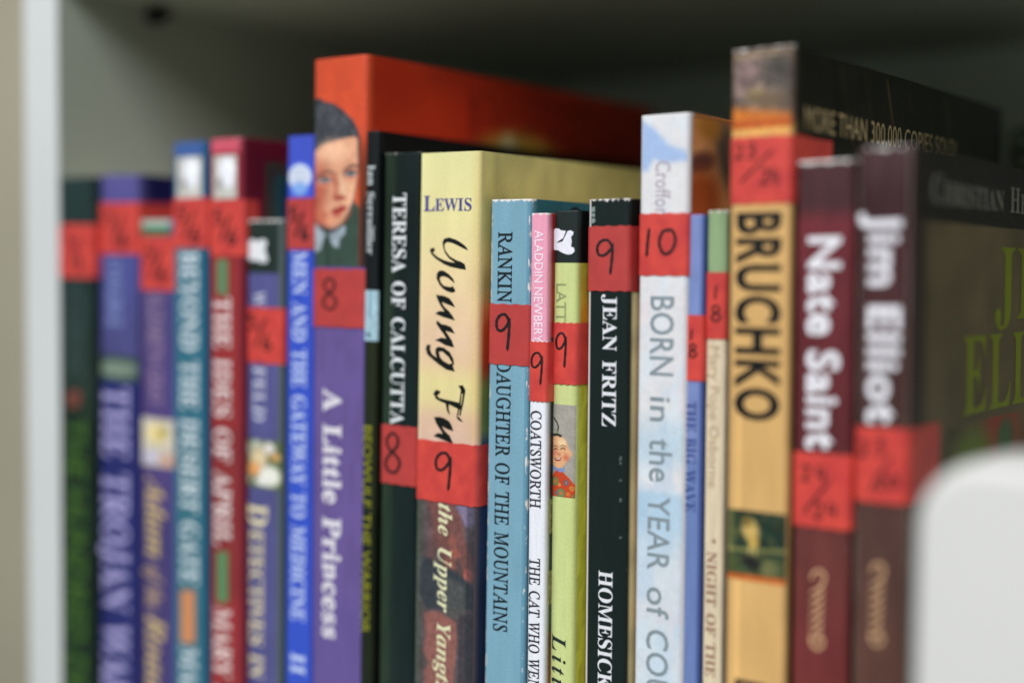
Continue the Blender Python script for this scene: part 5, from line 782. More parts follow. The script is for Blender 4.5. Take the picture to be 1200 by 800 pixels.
# 6 detectives
b = Book("navy book titled DETECTIVES IN, black top with white bird emblem", 285, 283, (330, 500), 258, 5, depth=.11,
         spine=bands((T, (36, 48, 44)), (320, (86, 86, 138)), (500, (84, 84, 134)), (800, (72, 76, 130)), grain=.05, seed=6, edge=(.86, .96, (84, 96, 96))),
         front=bands((T, (12, 18, 16)), (320, (30, 56, 40))), wear=.5)
poly_print(b, [[(290, 284), (296, 280), (301, 283), (309, 280), (313, 284), (310, 291), (312, 299), (314, 306), (308, 308), (300, 305), (292, 305), (289, 300), (292, 293)]], (226, 228, 230))
spine_line(b, "W", "B", 297, 310, 342, 358, (204, 204, 220), "author_lettering"); spine_line(b, "FELD", "B", 297, 310, 429, 494, (204, 204, 220), "author_lettering")
sticker(b, 360, 425, FR(292, 368, 27, 42, '5', '6'), 3.0, wrap=.008)
def p6(c):
    for x, y, rx, ry, k in [(288, 526, 6, 7, (206, 208, 200)), (301, 521, 6, 5, (196, 200, 184)), (315, 524, 7, 7, (226, 218, 212)), (322, 533, 6, 5, (206, 160, 100)),
        (303, 537, 10, 13, (222, 200, 160)), (298, 550, 8, 8, (226, 158, 96)), (316, 556, 12, 12, (240, 238, 224)), (284, 545, 5, 5, (196, 190, 180)), (287, 562, 7, 7, (190, 186, 176)), (308, 563, 9, 5, (236, 232, 226))]:
        c.ell(x, y, rx, ry, k, .35)
    c.grain(4, 4, .14, 4)
picture(b, 283, 329, 515, 571, p6, (92, 106, 70))
spine_line(b, "D", "B", 291, 313, 590, 618, (236, 222, 178)); spine_line(b, "ETECTIVES", "B", 293, 308, 621, 757, (230, 214, 170)); spine_line(b, "IN TOGAS", "B", 293, 308, 767, 890, (230, 214, 170))

# 7 bright blue
b = Book("bright blue book titled MEN AND THE GATEWAY TO MEDICINE", 337, 334, (366, 300), 160, 4.5, depth=.115,
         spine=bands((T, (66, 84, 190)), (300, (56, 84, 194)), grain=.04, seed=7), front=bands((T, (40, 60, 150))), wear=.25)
def p7(c):
    c.ell(351, 207, 13.5, 15, (214, 222, 240), .12); c.ell(351, 221, 9, 8, (130, 170, 228), .3)
    for y in (199, 205, 211): c.line([(343, y), (359, y)], 1.2, (150, 150, 160), .8)
picture(b, 337, 365, 190, 231, p7, (66, 90, 208), name="emblem_panel")
sticker(b, 232, 292, FR(341, 243, 21, 38, '5', '6'), 3.4, wrap=.005, mat=M_TAPE_DULL)
spine_line(b, "MEN AND THE GATEWAY TO MEDICINE", "B", 342, 358, 294, 727, (200, 214, 246)); spine_line(b, "II", "B", 341, 357, 764, 790, (200, 214, 246))

# 8 a little princess
def fr8(u, Y):
    c = np.ones(np.shape(Y) + (3,)) * np.array((184, 50, 26.))
    n = fbm(np.asarray(u) * 60, Y / 40.0, 4)[..., None]
    c = c * (0.86 + .28 * n); return np.where((Y > 315)[..., None], np.array((86, 60, 120.)), c)
sp8 = bands((T, (222, 86, 56)), (311, (104, 80, 142)), (380, (104, 86, 144)), (700, (100, 84, 144)), grain=.05, seed=8, edge=(.95, 1, (84, 64, 146)))
def sp8b(u, Y):
    c = sp8(u, Y); return np.where((Y < 311)[..., None], np.array((206, 78, 48.)) * (0.94 + .12 * fbm(np.asarray(u) * 6, Y / 22.0, 9))[..., None], c)
sp8b.breaks = [311]
b = Book("tall orange and purple book titled A Little Princess with a painted portrait", 367, 364, (429, 90), 71, 4, depth=.155, hard=True, r=.0017, bulge=.0002, nu=16, nf=30,
         spine=sp8b, front=fr8, wear=.17)
def portrait(c):
    x, y = c.x, c.y
    Z = lambda pts: [(360 + a / 3.47, 90 + q / 3.47) for a, q in pts]
    c.mix(sstep(150, 235, y) * .5, (206, 96, 52))
    # dark jacket
    c.poly(Z([(190, 505), (215, 540), (225, 790), (10, 790), (10, 600), (60, 615), (110, 640), (150, 600), (178, 560)]), (58, 76, 66), 1.2)
    # hair mass
    c.poly(Z([(10, 300), (10, 150), (30, 92), (48, 82), (62, 92), (110, 108), (150, 140), (185, 180), (205, 220), (214, 262), (205, 420), (190, 520), (172, 560), (120, 640), (30, 615), (10, 590)]), (68, 70, 76), 1.0)
    n = fbm((x - 360) / 2.2 + y / 30, (y - 90) / 6.0, 3); hair = (y < 90 + 300 / 3.47)
    c.mix(hair * sstep(.55, .75, n) * .35 * (np.abs(c.c[..., 0] - 68) < 12), (122, 118, 120)); c.mix(hair * sstep(.5, .3, n) * .4 * (np.abs(c.c[..., 0] - 68) < 12), (48, 50, 56))
    c.ell(360 + 45 / 3.47, 90 + 95 / 3.47, 5, 4.5, (52, 56, 62), .4)
    # face
    c.poly(Z([(18, 330), (30, 300), (62, 275), (110, 262), (160, 250), (196, 246), (204, 262), (205, 340), (200, 430), (190, 490), (172, 545), (148, 590), (120, 614), (96, 616), (66, 600), (40, 572), (20, 540)]), (224, 162, 128), 1.0)
    fx = x - 360; fy = y - 90
    c.ell(360 + 32 / 3.47, 90 + 480 / 3.47, 13, 34, (176, 84, 64), .75, 8, .9)      # shaded cheek
    c.ell(360 + 60 / 3.47, 90 + 575 / 3.47, 14, 9, (196, 100, 78), .6, 20, .7)
    c.ell(360 + 110 / 3.47, 90 + 300 / 3.47, 17, 12, (244, 192, 156), .7, 0, .8)     # lit forehead
    c.ell(360 + 165 / 3.47, 90 + 470 / 3.47, 7, 15, (246, 190, 150), .6, 0, .8)
    c.ell(360 + 105 / 3.47, 90 + 582 / 3.47, 7, 5, (236, 166, 130), .6, 0, .8)
    c.ell(360 + 72 / 3.47, 90 + 425 / 3.47, 11, 7, (214, 132, 104), .6, 0, .7); c.ell(360 + 178 / 3.47, 90 + 402 / 3.47, 8, 6, (218, 138, 110), .6, 0, .7)
    # brows
    c.line(Z([(46, 408), (66, 388), (92, 382), (112, 392)]), 2.6, (74, 52, 50), 1.2, .9); c.line(Z([(152, 384), (170, 368), (188, 362), (202, 366)]), 2.5, (74, 52, 50), 1.2, .9)
    # eyes
    for ex, ey, rr in ((74, 418, 7.6), (177, 396, 6.4)):
        X, Y = 360 + ex / 3.47, 90 + ey / 3.47
        c.ell(X, Y - 1, rr * 1.25, 5, (170, 104, 88), .7, 0, .7); c.ell(X, Y, rr, 3.1, (176, 186, 188), .3); c.ell(X + .3, Y, 3.1, 3.1, (88, 108, 112), .3); c.ell(X + .3, Y, 1.1, 1.2, (34, 40, 48), .4)
        c.line([(X - rr, Y + .4), (X - rr * .4, Y - 2.6), (X + rr * .5, Y - 2.7), (X + rr, Y)], 1.6, (54, 38, 40), .7, .95)
        c.line([(X - rr * .8, Y + 2.0), (X, Y + 3.1), (X + rr * .8, Y + 1.8)], .8, (150, 90, 76), .7, .7)
    # nose
    c.line(Z([(112, 398), (122, 440), (118, 478)]), 4.2, (186, 100, 78), 2.4, .85); c.line(Z([(138, 400), (146, 450), (150, 480)]), 3.0, (250, 206, 172), 2.0, .8)
    c.ell(360 + 133 / 3.47, 90 + 492 / 3.47, 7, 3.0, (172, 78, 62), .6); c.ell(360 + 122 / 3.47, 90 + 492 / 3.47, 1.6, 1.1, (110, 44, 40), .5); c.ell(360 + 146 / 3.47, 90 + 488 / 3.47, 1.5, 1.1, (120, 50, 44), .5)
    # mouth
    c.poly(Z([(100, 546), (116, 534), (134, 530), (146, 523), (164, 528), (154, 546), (132, 560), (113, 560)]), (176, 62, 56), .9)
    c.line(Z([(103, 545), (130, 541), (160, 531)]), 1.0, (118, 38, 42), .7); c.ell(360 + 126 / 3.47, 90 + 568 / 3.47, 5, 1.6, (206, 116, 92), .6)
    # collar
    c.poly(Z([(14, 600), (34, 596), (60, 622), (82, 640), (70, 660), (60, 700), (40, 715), (20, 690), (14, 660)]), (168, 178, 186), 1.0)
    c.poly(Z([(92, 640), (120, 626), (150, 604), (160, 610), (156, 640), (136, 660), (132, 696), (112, 690), (98, 664)]), (158, 170, 178), 1.0)
    m = sstep(.5, .72, fbm(fx / 2, fy / 3.5, 12)); c.mix(m * .4 * (fy > 172) * (fy < 208) * (c.c[..., 2] > 120), (92, 100, 108))
    c.line(Z([(82, 645), (88, 720), (90, 790)]), 2.0, (30, 44, 40), 1.2)
    c.grain(3, 3, .06, 5); c.grain(12, 16, .10, 6)
    c.mix(sstep(419.5, 421.5, x) * sstep(150, 200, y) * .9, (112, 48, 28)); c.mix(sstep(422, 424, x) * sstep(225, 250, y) * .8, (40, 34, 40))
    c.mix((y > 90 + 772 / 3.47) * 1.0, (108, 82, 158))
picture(b, 367, 427, 108, 314, portrait, (206, 78, 48), res=.8, name="portrait_picture", umin=.005, umax=.985)
sticker(b, 315, 383, [('8', 379, 326, 396, 362)], 3.0, wrap=.004, mat=M_TAPE_DULL)
spine_line(b, "A Little Princess", "B", 379, 399, 457, 751, (226, 220, 226), bold=12)
z0, z1 = b.zof(170), b.zof(118)
def p8(c):
    c.ell(72, (b.zof(150)) * 1000 - 4, 22, 8, (190, 150, 60), .4); c.ell(66, (b.zof(150)) * 1000 - 4, 5, 7, (200, 190, 150), .5); c.ell(110, (b.zof(165)) * 1000 - 2, 12, 5, (150, 120, 60), .5); c.grain(6, 4, .15, 3)
cover_picture(b, .045, .15, b.zof(215), b.h-.004, p8, (176, 46, 24), 70, 50)

# 9 beowulf
b = Book("thin black book titled BEOWULF THE WARRIOR beside the purple spine", 429, 421, (443, 160), 154, 4, depth=.14, nf=20, r=.0008,
         spine=bands((T, (22, 26, 28)), (400, (38, 44, 28)), (600, (30, 36, 24)), grain=.1, seed=9), front=bands((T, (12, 14, 16))), wear=.1)
spine_line(b, "Ian Serraillier", "B", 430.5, 438.5, 193, 298, (200, 206, 206), "author_lettering")
picture(b, 426, 441, 340, 399, lambda c: (c.line([(434, 340), (434, 372)], 2, (120, 150, 160)), c.ell(432, 392, 3, 3, (96, 120, 128), .5), c.grain(3, 6, .12, 2)), (164, 196, 208))
spine_line(b, "BEOWULF THE WARRIOR", "S", 424.5, 434, 497, 741, (146, 146, 36))

# 10 teresa
b = Book("black paperback titled TERESA OF CALCUTTA with red label numbered 8", 450, 443, (490, 300), 180, 5, depth=.13, r=.0012, nu=20, nf=20,
         spine=lambda u, Y: np.clip(np.stack([np.interp(u, [0, .1, .3, .4, 1], [34, 42, 38, 24, 20]), np.interp(u, [0, .1, .3, .4, 1], [48, 58, 52, 38, 34]), np.interp(u, [0, .1, .3, .4, 1], [38, 42, 42, 36, 34])], -1)  # greener left part: a soft reflection painted into the spine colour
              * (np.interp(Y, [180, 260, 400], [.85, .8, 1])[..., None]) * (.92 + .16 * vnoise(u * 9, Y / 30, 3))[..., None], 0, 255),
         front=bands((T, (30, 36, 36))), wear=.34)
spine_line(b, "TERESA OF CALCUTTA", "B", 459, 474.5, 226, 497, (226, 230, 230))
sticker(b, 498, 567, [('8', 452, 507, 470, 553)], 3.8, wrap=.003, mat=M_TAPE_DULL)

# 11 young fu
sp11g = grad([(170, (226, 220, 158)), (260, (232, 220, 158)), (330, (232, 206, 158)), (400, (230, 196, 162)), (425, (228, 196, 156)), (445, (228, 212, 150)), (470, (226, 208, 150)), (490, (222, 186, 156)), (520, (220, 184, 162)), (523, (90, 78, 84)), (1100, (60, 56, 62))], .02, 11)
def sp11(u, Y):
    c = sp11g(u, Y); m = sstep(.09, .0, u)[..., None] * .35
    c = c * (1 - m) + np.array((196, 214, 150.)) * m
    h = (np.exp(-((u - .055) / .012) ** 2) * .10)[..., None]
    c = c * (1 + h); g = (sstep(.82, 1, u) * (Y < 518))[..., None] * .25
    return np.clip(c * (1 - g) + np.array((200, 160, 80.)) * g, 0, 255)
sp11.breaks = [521]
def fr11(u, Y):
    u = np.asarray(u); c = grad([(170, (220, 212, 140)), (270, (214, 196, 120)), (340, (206, 160, 92)), (385, (200, 84, 44)), (430, (186, 66, 40)), (450, (120, 130, 70)), (500, (110, 130, 80)), (520, (50, 70, 110)), (1100, (30, 36, 50))], .1, 12)(u * 40, Y)
    m = sstep(.02, .06, u)[..., None] * .35; return c * (1 - m) + np.array((186, 176, 100.)) * m * (Y < 300)[..., None] + c * m * (Y >= 300)[..., None]
fr11.breaks = []
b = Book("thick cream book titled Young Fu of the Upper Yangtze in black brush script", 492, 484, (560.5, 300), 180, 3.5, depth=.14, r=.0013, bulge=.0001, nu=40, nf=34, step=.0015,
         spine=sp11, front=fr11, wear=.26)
spine_across(b, "Lewis", "B", 496, 553, 247, 229, (74, 72, 146))
A1 = lambda pts: [(490 + x / 6.667, 265 + y / 6.667) for x, y in pts]
A2 = lambda pts: [(490 + x / 5, 370 + y / 5) for x, y in pts]
brush = [
 A1([(388, 188), (350, 172), (300, 146), (262, 130), (232, 124), (212, 130), (203, 150), (212, 190), (245, 235), (302, 268), (285, 282), (240, 252), (208, 208), (192, 158), (190, 122), (203, 98), (238, 88), (262, 94), (300, 108), (330, 126), (362, 150), (378, 168)]),
 A1([(372, 340), (320, 332), (250, 317), (200, 296), (140, 256), (105, 222), (92, 195), (97, 175), (115, 168), (130, 175), (126, 195), (112, 202), (130, 222), (160, 245), (200, 265), (250, 280), (285, 285), (296, 266), (330, 276), (362, 295)]),
 [A1([(287, 447), (272, 410), (240, 375), (200, 348), (165, 345), (145, 370), (143, 410), (165, 455), (195, 490), (230, 510), (265, 519), (290, 510), (285, 490), (262, 457), (266, 476), (230, 472), (200, 465), (178, 440), (167, 410), (176, 394), (200, 390), (235, 405), (265, 430)])],
 A1([(138, 533), (160, 538), (200, 543), (240, 560), (268, 593), (287, 633), (250, 618), (210, 602), (183, 590), (200, 625), (240, 663), (265, 695), (287, 735), (240, 722), (190, 707), (150, 690), (133, 680), (165, 662), (205, 666), (175, 620), (152, 575)]),
 A2([(105, 30), (120, 33), (135, 48), (160, 52), (192, 65), (215, 103), (178, 93), (158, 86), (175, 110), (197, 145), (210, 185), (160, 172), (125, 152), (98, 142), (135, 127), (165, 133), (150, 108), (125, 75), (108, 48)]),
 [A2([(214, 326), (165, 314), (120, 284), (80, 250), (52, 224), (44, 192), (52, 168), (73, 170), (68, 195), (80, 222), (108, 245), (100, 215), (102, 190), (120, 180), (150, 186), (185, 212), (205, 250), (210, 283), (201, 288)]),
  A2([(120, 208), (128, 240), (145, 262), (180, 282), (200, 278), (178, 240), (142, 208)])],
 A2([(95, 467), (88, 455), (105, 432), (130, 440), (128, 452), (110, 465), (125, 480), (160, 490), (200, 498), (230, 506), (248, 512), (250, 550), (225, 540), (200, 527), (180, 517), (178, 540), (186, 582), (170, 560), (160, 512), (130, 500), (105, 487)]),
 A2([(235, 408), (262, 406), (276, 435), (270, 470), (262, 520), (252, 560), (247, 585), (240, 583), (248, 540), (256, 500), (262, 455), (254, 452), (250, 500), (240, 550), (232, 586), (226, 585), (234, 540), (246, 470), (250, 434)]),
 A2([(222, 588), (240, 592), (262, 622), (236, 610)]),
 A2([(93, 593), (120, 590), (150, 597), (180, 615), (195, 640), (205, 674), (170, 662), (138, 645), (155, 672), (185, 702), (205, 748), (150, 727), (90, 702), (115, 685), (145, 690), (122, 655), (104, 625)]),
]
poly_print(b, brush, (14, 20, 18), "title_lettering")
def p11(c):
    x, y = c.x, c.y
    c.c = c.c * (0.75 + .5 * fbm(x / 9, y / 16, 7))[..., None]
    c.mix(sstep(500, 486, x) * .8, (66, 80, 70)); c.mix(np.exp(-((x - 507) / 5.) ** 2) * sstep(560, 600, y) * sstep(720, 660, y) * .6, (112, 74, 70))
    c.poly([(532, 570), (558, 570), (558, 612), (545, 612), (536, 596)], (132, 120, 150), 3, .9)
    c.poly([(500, 588), (530, 588), (540, 600), (545, 625), (555, 650), (556, 678), (545, 672), (535, 640), (537, 665), (528, 668), (518, 650), (512, 640), (508, 610)], (124, 78, 72), 3.0, .8)
    c.ell(531, 632, 5, 7, (140, 84, 74), .5); c.ell(534, 645, 6, 6, (152, 88, 76), .4); c.ell(527, 660, 6, 6, (148, 86, 74), .4); c.ell(549, 668, 5, 8, (168, 92, 82), .4)
    c.poly([(496, 655), (520, 660), (535, 666), (556, 680), (556, 706), (530, 712), (500, 716), (492, 700), (493, 668)], (52, 60, 66), 3, .9)
    c.poly([(518, 672), (545, 680), (548, 716), (530, 722), (514, 700)], (86, 86, 84), 4, .8)
    c.poly([(498, 722), (512, 716), (536, 724), (538, 745), (534, 800), (532, 840), (500, 840), (499, 790), (504, 780), (498, 768), (500, 745)], (142, 92, 84), 1.6, .95)
    c.poly([(540, 716), (556, 712), (556, 840), (538, 840)], (62, 60, 66), 2, .8); c.mix(sstep(546, 549, x) * .45, (40, 42, 52))
    c.mix(sstep(494, 490, x) * .5, (82, 92, 80)); c.grain(3, 3, .16, 9); c.grain(1.5, 8, .08, 10)
picture(b, 486, 555, 589, 840, p11, (88, 76, 78), res=1.1, umin=.01, umax=.985)
sticker(b, 517, 588, [('9', 511, 530, 529, 574)], 3.9, wrap=.02, slant=0)
spine_line(b, "the Upper Yangtze", "I", 512.5, 528, 590, 822, (226, 222, 180), "subtitle_lettering")

# 12 daughter of the mountains
def sp12(u, Y):
    c = np.ones(np.shape(Y) + (3,)) * np.array((122, 164, 182.)); c = c * (.96 + .08 * fbm(u * 5, Y / 60, 2))[..., None]
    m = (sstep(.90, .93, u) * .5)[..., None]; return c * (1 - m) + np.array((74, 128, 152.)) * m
sp12.breaks = []
def fr12(u, Y): return np.ones(np.shape(Y) + (3,)) * np.array((44, 104, 116.)) * (.85 + .3 * fbm(np.asarray(u) * 60, Y / 60, 2))[..., None]
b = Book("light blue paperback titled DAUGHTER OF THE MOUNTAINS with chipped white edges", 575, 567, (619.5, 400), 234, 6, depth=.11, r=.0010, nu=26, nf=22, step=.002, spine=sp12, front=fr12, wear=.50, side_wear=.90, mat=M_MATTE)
spine_line(b, "RANKIN", "R", 583.5, 599.5, 273, 357, (22, 30, 34), "author_lettering")
spine_line(b, "DAUGHTER OF THE MOUNTAINS", "R", 580, 596, 424, 743, (20, 30, 36))
sticker(b, 356, 427, [('9', 582, 368, 598, 410)], 3.8, wrap=.004, mat=M_TAPE_DULL)
dz, zz = cover_point(b, 674, 250)
cover_picture(b, dz - .006, dz + .006, zz - .008, zz + .003, lambda c: (c.ell(dz * 1000, zz * 1000 - 2.2, 3.9, 3.9, (16, 22, 30), .08), c.ell(dz * 1000, zz * 1000 - 2.6, 3.4, 3.4, (96, 96, 112), .1)), (44, 104, 116), 40, 40)

# 13 the cat who went
b = Book("thin pink and white paperback titled THE CAT WHO WENT right of the light blue one", 622, 617, (640, 400), 250, 5, depth=.105, r=.0008, nu=14, nf=26, step=.002,
         spine=bands((T, (236, 160, 182)), (399, (232, 232, 238)), grain=.02, seed=13),
         front=bands((T, (196, 58, 52)), (395, (60, 66, 52)), (740, (110, 66, 44)), grain=.3, seed=13), wear=.45)
spine_line(b, "ALADDIN NEWBERY", "S", 626, 636, 270, 401, (250, 232, 240), "publisher_lettering")
sticker(b, 400, 470, [('9', 623, 413, 636, 450)], 2.8, wrap=.005)
spine_line(b, "COATSWORTH", "R", 621.5, 633.5, 482, 597, (58, 54, 62), "author_lettering")
spine_line(b, "THE CAT WHO WENT TO", "R", 619.5, 631.5, 655, 845, (52, 48, 56))
for y0, s in ((585, "WINNER OF THE"), (668, "NEWBERY")):
    V = cover_line(b, s, "S", .0012, .0042, b.zof(y0 + 40), b.zof(y0), (200, 190, 130))

# 14 little
def sp14(u, Y):
    c = np.where((Y < 308)[..., None], np.array((34, 44, 42.)), np.array((200, 210, 140.)))
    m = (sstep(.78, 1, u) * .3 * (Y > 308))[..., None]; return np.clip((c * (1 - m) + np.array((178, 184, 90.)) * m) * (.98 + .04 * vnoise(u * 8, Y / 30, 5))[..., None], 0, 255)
sp14.breaks = [308]
def fr14(u, Y):
    u = np.asarray(u); g = np.sin(u * 9000 + 3 * np.sin(Y / 7.0)) * np.sin(Y / 3.1 + u * 3000)
    c = np.where((Y < 308)[..., None], np.array((16, 20, 20.)), np.array((196, 196, 70.)) * (1 + .10 * g)[..., None])
    m = ((Y > 308) * (Y < 378) * sstep(308, 378, Y) * .6)[..., None]; return np.clip(c * (1 - m) + np.array((226, 110, 30.)) * m, 0, 255)
fr14.breaks = [308]
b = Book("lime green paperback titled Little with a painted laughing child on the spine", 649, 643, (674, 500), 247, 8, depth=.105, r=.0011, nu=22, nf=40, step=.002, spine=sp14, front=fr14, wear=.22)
A3 = lambda pts: [(640 + x / 10, 240 + y / 10) for x, y in pts]
poly_print(b, [A3([(92, 290), (110, 275), (150, 280), (170, 298), (230, 305), (215, 350), (200, 390), (150, 420), (120, 450), (150, 440), (190, 430), (215, 385), (240, 330), (252, 306), (290, 300), (320, 320), (315, 350), (290, 375), (300, 430), (290, 490), (325, 502), (332, 545), (300, 578), (250, 583), (190, 563), (140, 533), (92, 528), (88, 480), (88, 420), (90, 350)])], (232, 232, 240))
spine_line(b, "LATT", "S", 651.5, 663, 331, 377, (146, 156, 104), "author_lettering")
sticker(b, 378, 450, [('9', 652, 390, 664, 430)], 3.0, wrap=.006)
def p14(c):
    x, y = c.x, c.y; Q = lambda p: [(640 + a / 5, 440 + q / 5) for a, q in p]
    c.grain(8, 9, .06, 3)
    c.poly(Q([(34, 590), (60, 555), (100, 565), (140, 600), (170, 640), (170, 720), (30, 720)]), (192, 70, 40), .8)
    for X, Y, r1, k in [(52, 622, 22, (96, 130, 76)), (88, 688, 24, (92, 134, 90)), (118, 625, 14, (70, 104, 130)), (150, 655, 14, (206, 130, 60)), (62, 690, 10, (70, 100, 130)), (130, 690, 12, (206, 120, 50)), (80, 640, 9, (224, 150, 70)), (158, 700, 9, (90, 120, 80))]:
        c.ell(640 + X / 5, 440 + Y / 5, r1 / 5, r1 / 5 * 1.1, k, .3)
        c.ell(640 + X / 5, 440 + Y / 5, r1 / 11, r1 / 10, (200, 110, 60), .4)
    c.poly(Q([(36, 530), (60, 545), (80, 548), (110, 536), (108, 560), (80, 566), (60, 556), (40, 562)]), (120, 140, 190), .6)
    c.poly(Q([(33, 365), (60, 352), (95, 360), (122, 390), (132, 425), (152, 446), (150, 462), (130, 478), (116, 512), (92, 538), (66, 544), (40, 528), (33, 500)]), (222, 168, 124), .9)
    c.ell(640 + 92 / 5, 440 + 392 / 5, 5, 5, (238, 204, 160), .6); c.ell(640 + 118 / 5, 440 + 478 / 5, 3.2, 4, (212, 122, 92), .6); c.ell(640 + 48 / 5, 440 + 455 / 5, 3.2, 4, (218, 134, 104), .6)
    c.line(Q([(40, 352), (64, 347), (84, 354)]), 2.6, (34, 34, 34), .7); c.line(Q([(62, 345), (70, 300), (60, 275), (40, 250)]), 1.4, (40, 42, 36), .6); c.line(Q([(60, 338), (66, 330)]), 1.8, (110, 150, 80), .6)
    c.line(Q([(44, 436), (54, 428), (66, 436)]), 1.0, (60, 40, 30), .5); c.line(Q([(86, 430), (98, 420), (110, 430)]), 1.0, (60, 40, 30), .5)
    c.line(Q([(38, 420), (52, 412), (66, 420)]), .8, (110, 70, 50), .5); c.line(Q([(84, 414), (98, 404), (114, 414)]), .8, (110, 70, 50), .5)
    c.ell(640 + 74 / 5, 440 + 462 / 5, 2.2, 1.8, (204, 130, 94), .5); c.poly(Q([(46, 482), (66, 488), (92, 478), (84, 498), (64, 504), (50, 498)]), (150, 56, 48), .6)
    c.poly(Q([(50, 484), (66, 489), (86, 482), (80, 491), (62, 494)]), (236, 226, 210), .5); c.grain(2, 2, .06, 8)
picture(b, 645, 673, 474, 582, p14, (164, 158, 148), res=.6)
spine_line(b, "Little Pear", "I", 646.5, 662, 745, 925, (34, 48, 44), track=110)

# 15 homesick
def sp15(u, Y): return np.ones(np.shape(Y) + (3,)) * np.array((22, 34, 32.)) * (.95 + .1 * vnoise(u * 8, Y / 40, 5))[..., None]
sp15.breaks = []
b = Book("black book titled HOMESICK by JEAN FRITZ with pale worn corners", 689, 684, (733, 600), 234, 10, depth=.105, r=.0012, nu=22, nf=26, step=.002, spine=sp15,
         front=bands((T, (20, 28, 28)), (340, (240, 230, 172)), grain=.08, seed=15), wear=.44, ledge=(214, 206, 204))
spine_line(b, "JEAN FRITZ", "B", 706, 722, 345, 500, (224, 224, 228), "author_lettering")
spine_line(b, "HOMESICK", "B", 701, 717, 668, 806, (226, 226, 230))
poly_print(b, [[(693, 243), (697, 242), (697, 248), (693, 249)], [(693, 250), (697, 250), (697, 254), (693, 254)], [(692, 257), (696, 255), (698, 259), (695, 262), (692, 261)]], (130, 144, 140), "small_mark")
sticker(b, 265, 341, [('9', 700, 281, 719, 321)], 3.6, wrap=.012, mat=M_TAPE_DULL)
for i, (y, h) in enumerate([(534, 6), (541, 3), (561, 3), (583, 5), (628, 3)]):
    poly_print(b, [[(726, y), (729, y + 1), (728, y + h), (725, y + h)]], (78, 88, 86), "small_mark")

# 16 born in the year of courage
def paint16(c):
    x, y = c.x, c.y
    n = fbm(x / 26 + 2, y / 46, 21); m = fbm(x / 18 + 9, y / 34, 33)
    c.mix(sstep(.44, .7, n) * .5 * sstep(330, 480, y), (180, 198, 220)); c.mix(sstep(.5, .72, m) * .5, (214, 226, 234)); c.mix(sstep(.62, .78, fbm(x / 20, y / 60, 41)) * .5, (226, 212, 214))
    c.poly([(746, 140), (762, 150), (780, 170), (800, 178), (806, 190), (790, 190), (775, 192), (762, 186), (754, 200), (746, 200)], (160, 184, 222), 5, .95)
    c.mix(sstep(572, 582, y) * sstep(680, 600, y) * .6, (156, 194, 218)); c.mix(sstep(600, 680, y) * .3, (184, 208, 224)); c.mix(sstep(470, 520, y) * sstep(560, 530, y) * .4, (150, 190, 214))
    c.grain(5, 5, .03, 3)
b = Book("thick pale blue and white book titled BORN in the YEAR of COURAGE", 750, 742, (805, 300), 136, 11, depth=.13, r=.0013, nu=16, nf=30,
         spine=bands((T, (222, 220, 220)), grain=.01), front=grad([(130, (206, 132, 74)), (175, (196, 116, 60)), (190, (140, 88, 74)), (215, (190, 92, 48)), (260, (180, 84, 44)), (1000, (150, 90, 60))], .2, 16), wear=.28)
picture(b, 744, 804, 138, 900, paint16, (222, 220, 220), res=2.2, name="cloud_picture", umin=0, umax=1)
dz, zz = cover_point(b, 842, 180)
def p16(c):
    c.grain(6, 5, .15, 2); c.ell(dz * 1000 + 4.5, zz * 1000, 5, 9, (96, 88, 78), .6, 20, .8); c.ell(dz * 1000 - 9, zz * 1000 - 3, 7, 2.6, (126, 76, 64), .6, 10); c.ell(dz * 1000 - 5, zz * 1000 + 6, 6, 3, (214, 142, 62), .6)
    c.ell(dz * 1000 - 8, zz * 1000 - 12, 9, 7, (190, 92, 44), .5)
cover_picture(b, .0016, dz + .012, b.zof(300), b.h - .001, p16, (252, 172, 108), 60, 60)
spine_line(b, "Crofford", "H", 768, 785, 188, 262, (178, 166, 176), "author_lettering")
sticker(b, 250, 323, [('1', 754, 268, 766, 300), ('0', 772, 268, 793, 298)], 4.2, wrap=.022)
for s, y0, y1, a, c_ in (("BORN", 345, 443, 762, 789), ("in", 463, 497, 762, 786), ("the", 514, 566, 761, 787), ("YEAR", 582, 668, 759, 784), ("of", 687, 722, 758, 783), ("COURAGE", 736, 915, 757, 782)):
    spine_line(b, s, "H", a, c_, y0, y1, (132, 144, 150), bold=10)

# 17 the big wave
b = Book("thin blue book titled THE BIG WAVE right of the pale cloud book", 806, 799, (823, 400), 252, 12, depth=.1, r=.0008,
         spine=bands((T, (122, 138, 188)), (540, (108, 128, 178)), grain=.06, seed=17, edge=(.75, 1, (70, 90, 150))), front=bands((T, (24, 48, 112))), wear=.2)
spine_line(b, "THE BIG WAVE", "B", 803, 815, 470, 600, (62, 76, 138))
sticker(b, 369, 446, [('1', 808, 386, 814, 398), ('8', 808, 403, 817, 418)], 2.6, wrap=.005)

# 18 night of the
b = Book("thin cream paperback titled NIGHT OF THE, green top, beside the tan spine", 829, 822, (850, 400), 247, 13, depth=.1, r=.0009,
         spine=bands((T, (142, 166, 122)), (320, (222, 204, 172)), grain=.06, seed=18), front=bands((T, (80, 100, 70)), (320, (176, 150, 130)), (640, (110, 40, 40))), wear=.42, mat=M_MATTE)
sticker(b, 319, 397, [('1', 836, 334, 843, 350), ('8', 834, 358, 845, 376)], 2.6, wrap=.005)
spine_line(b, "Mary Pope Osborne", "S", 831, 842, 404, 572, (186, 162, 130), "author_lettering")
spine_line(b, "\u2022 NIGHT OF THE NINJAS", "B", 827, 838, 630, 870, (150, 110, 90))

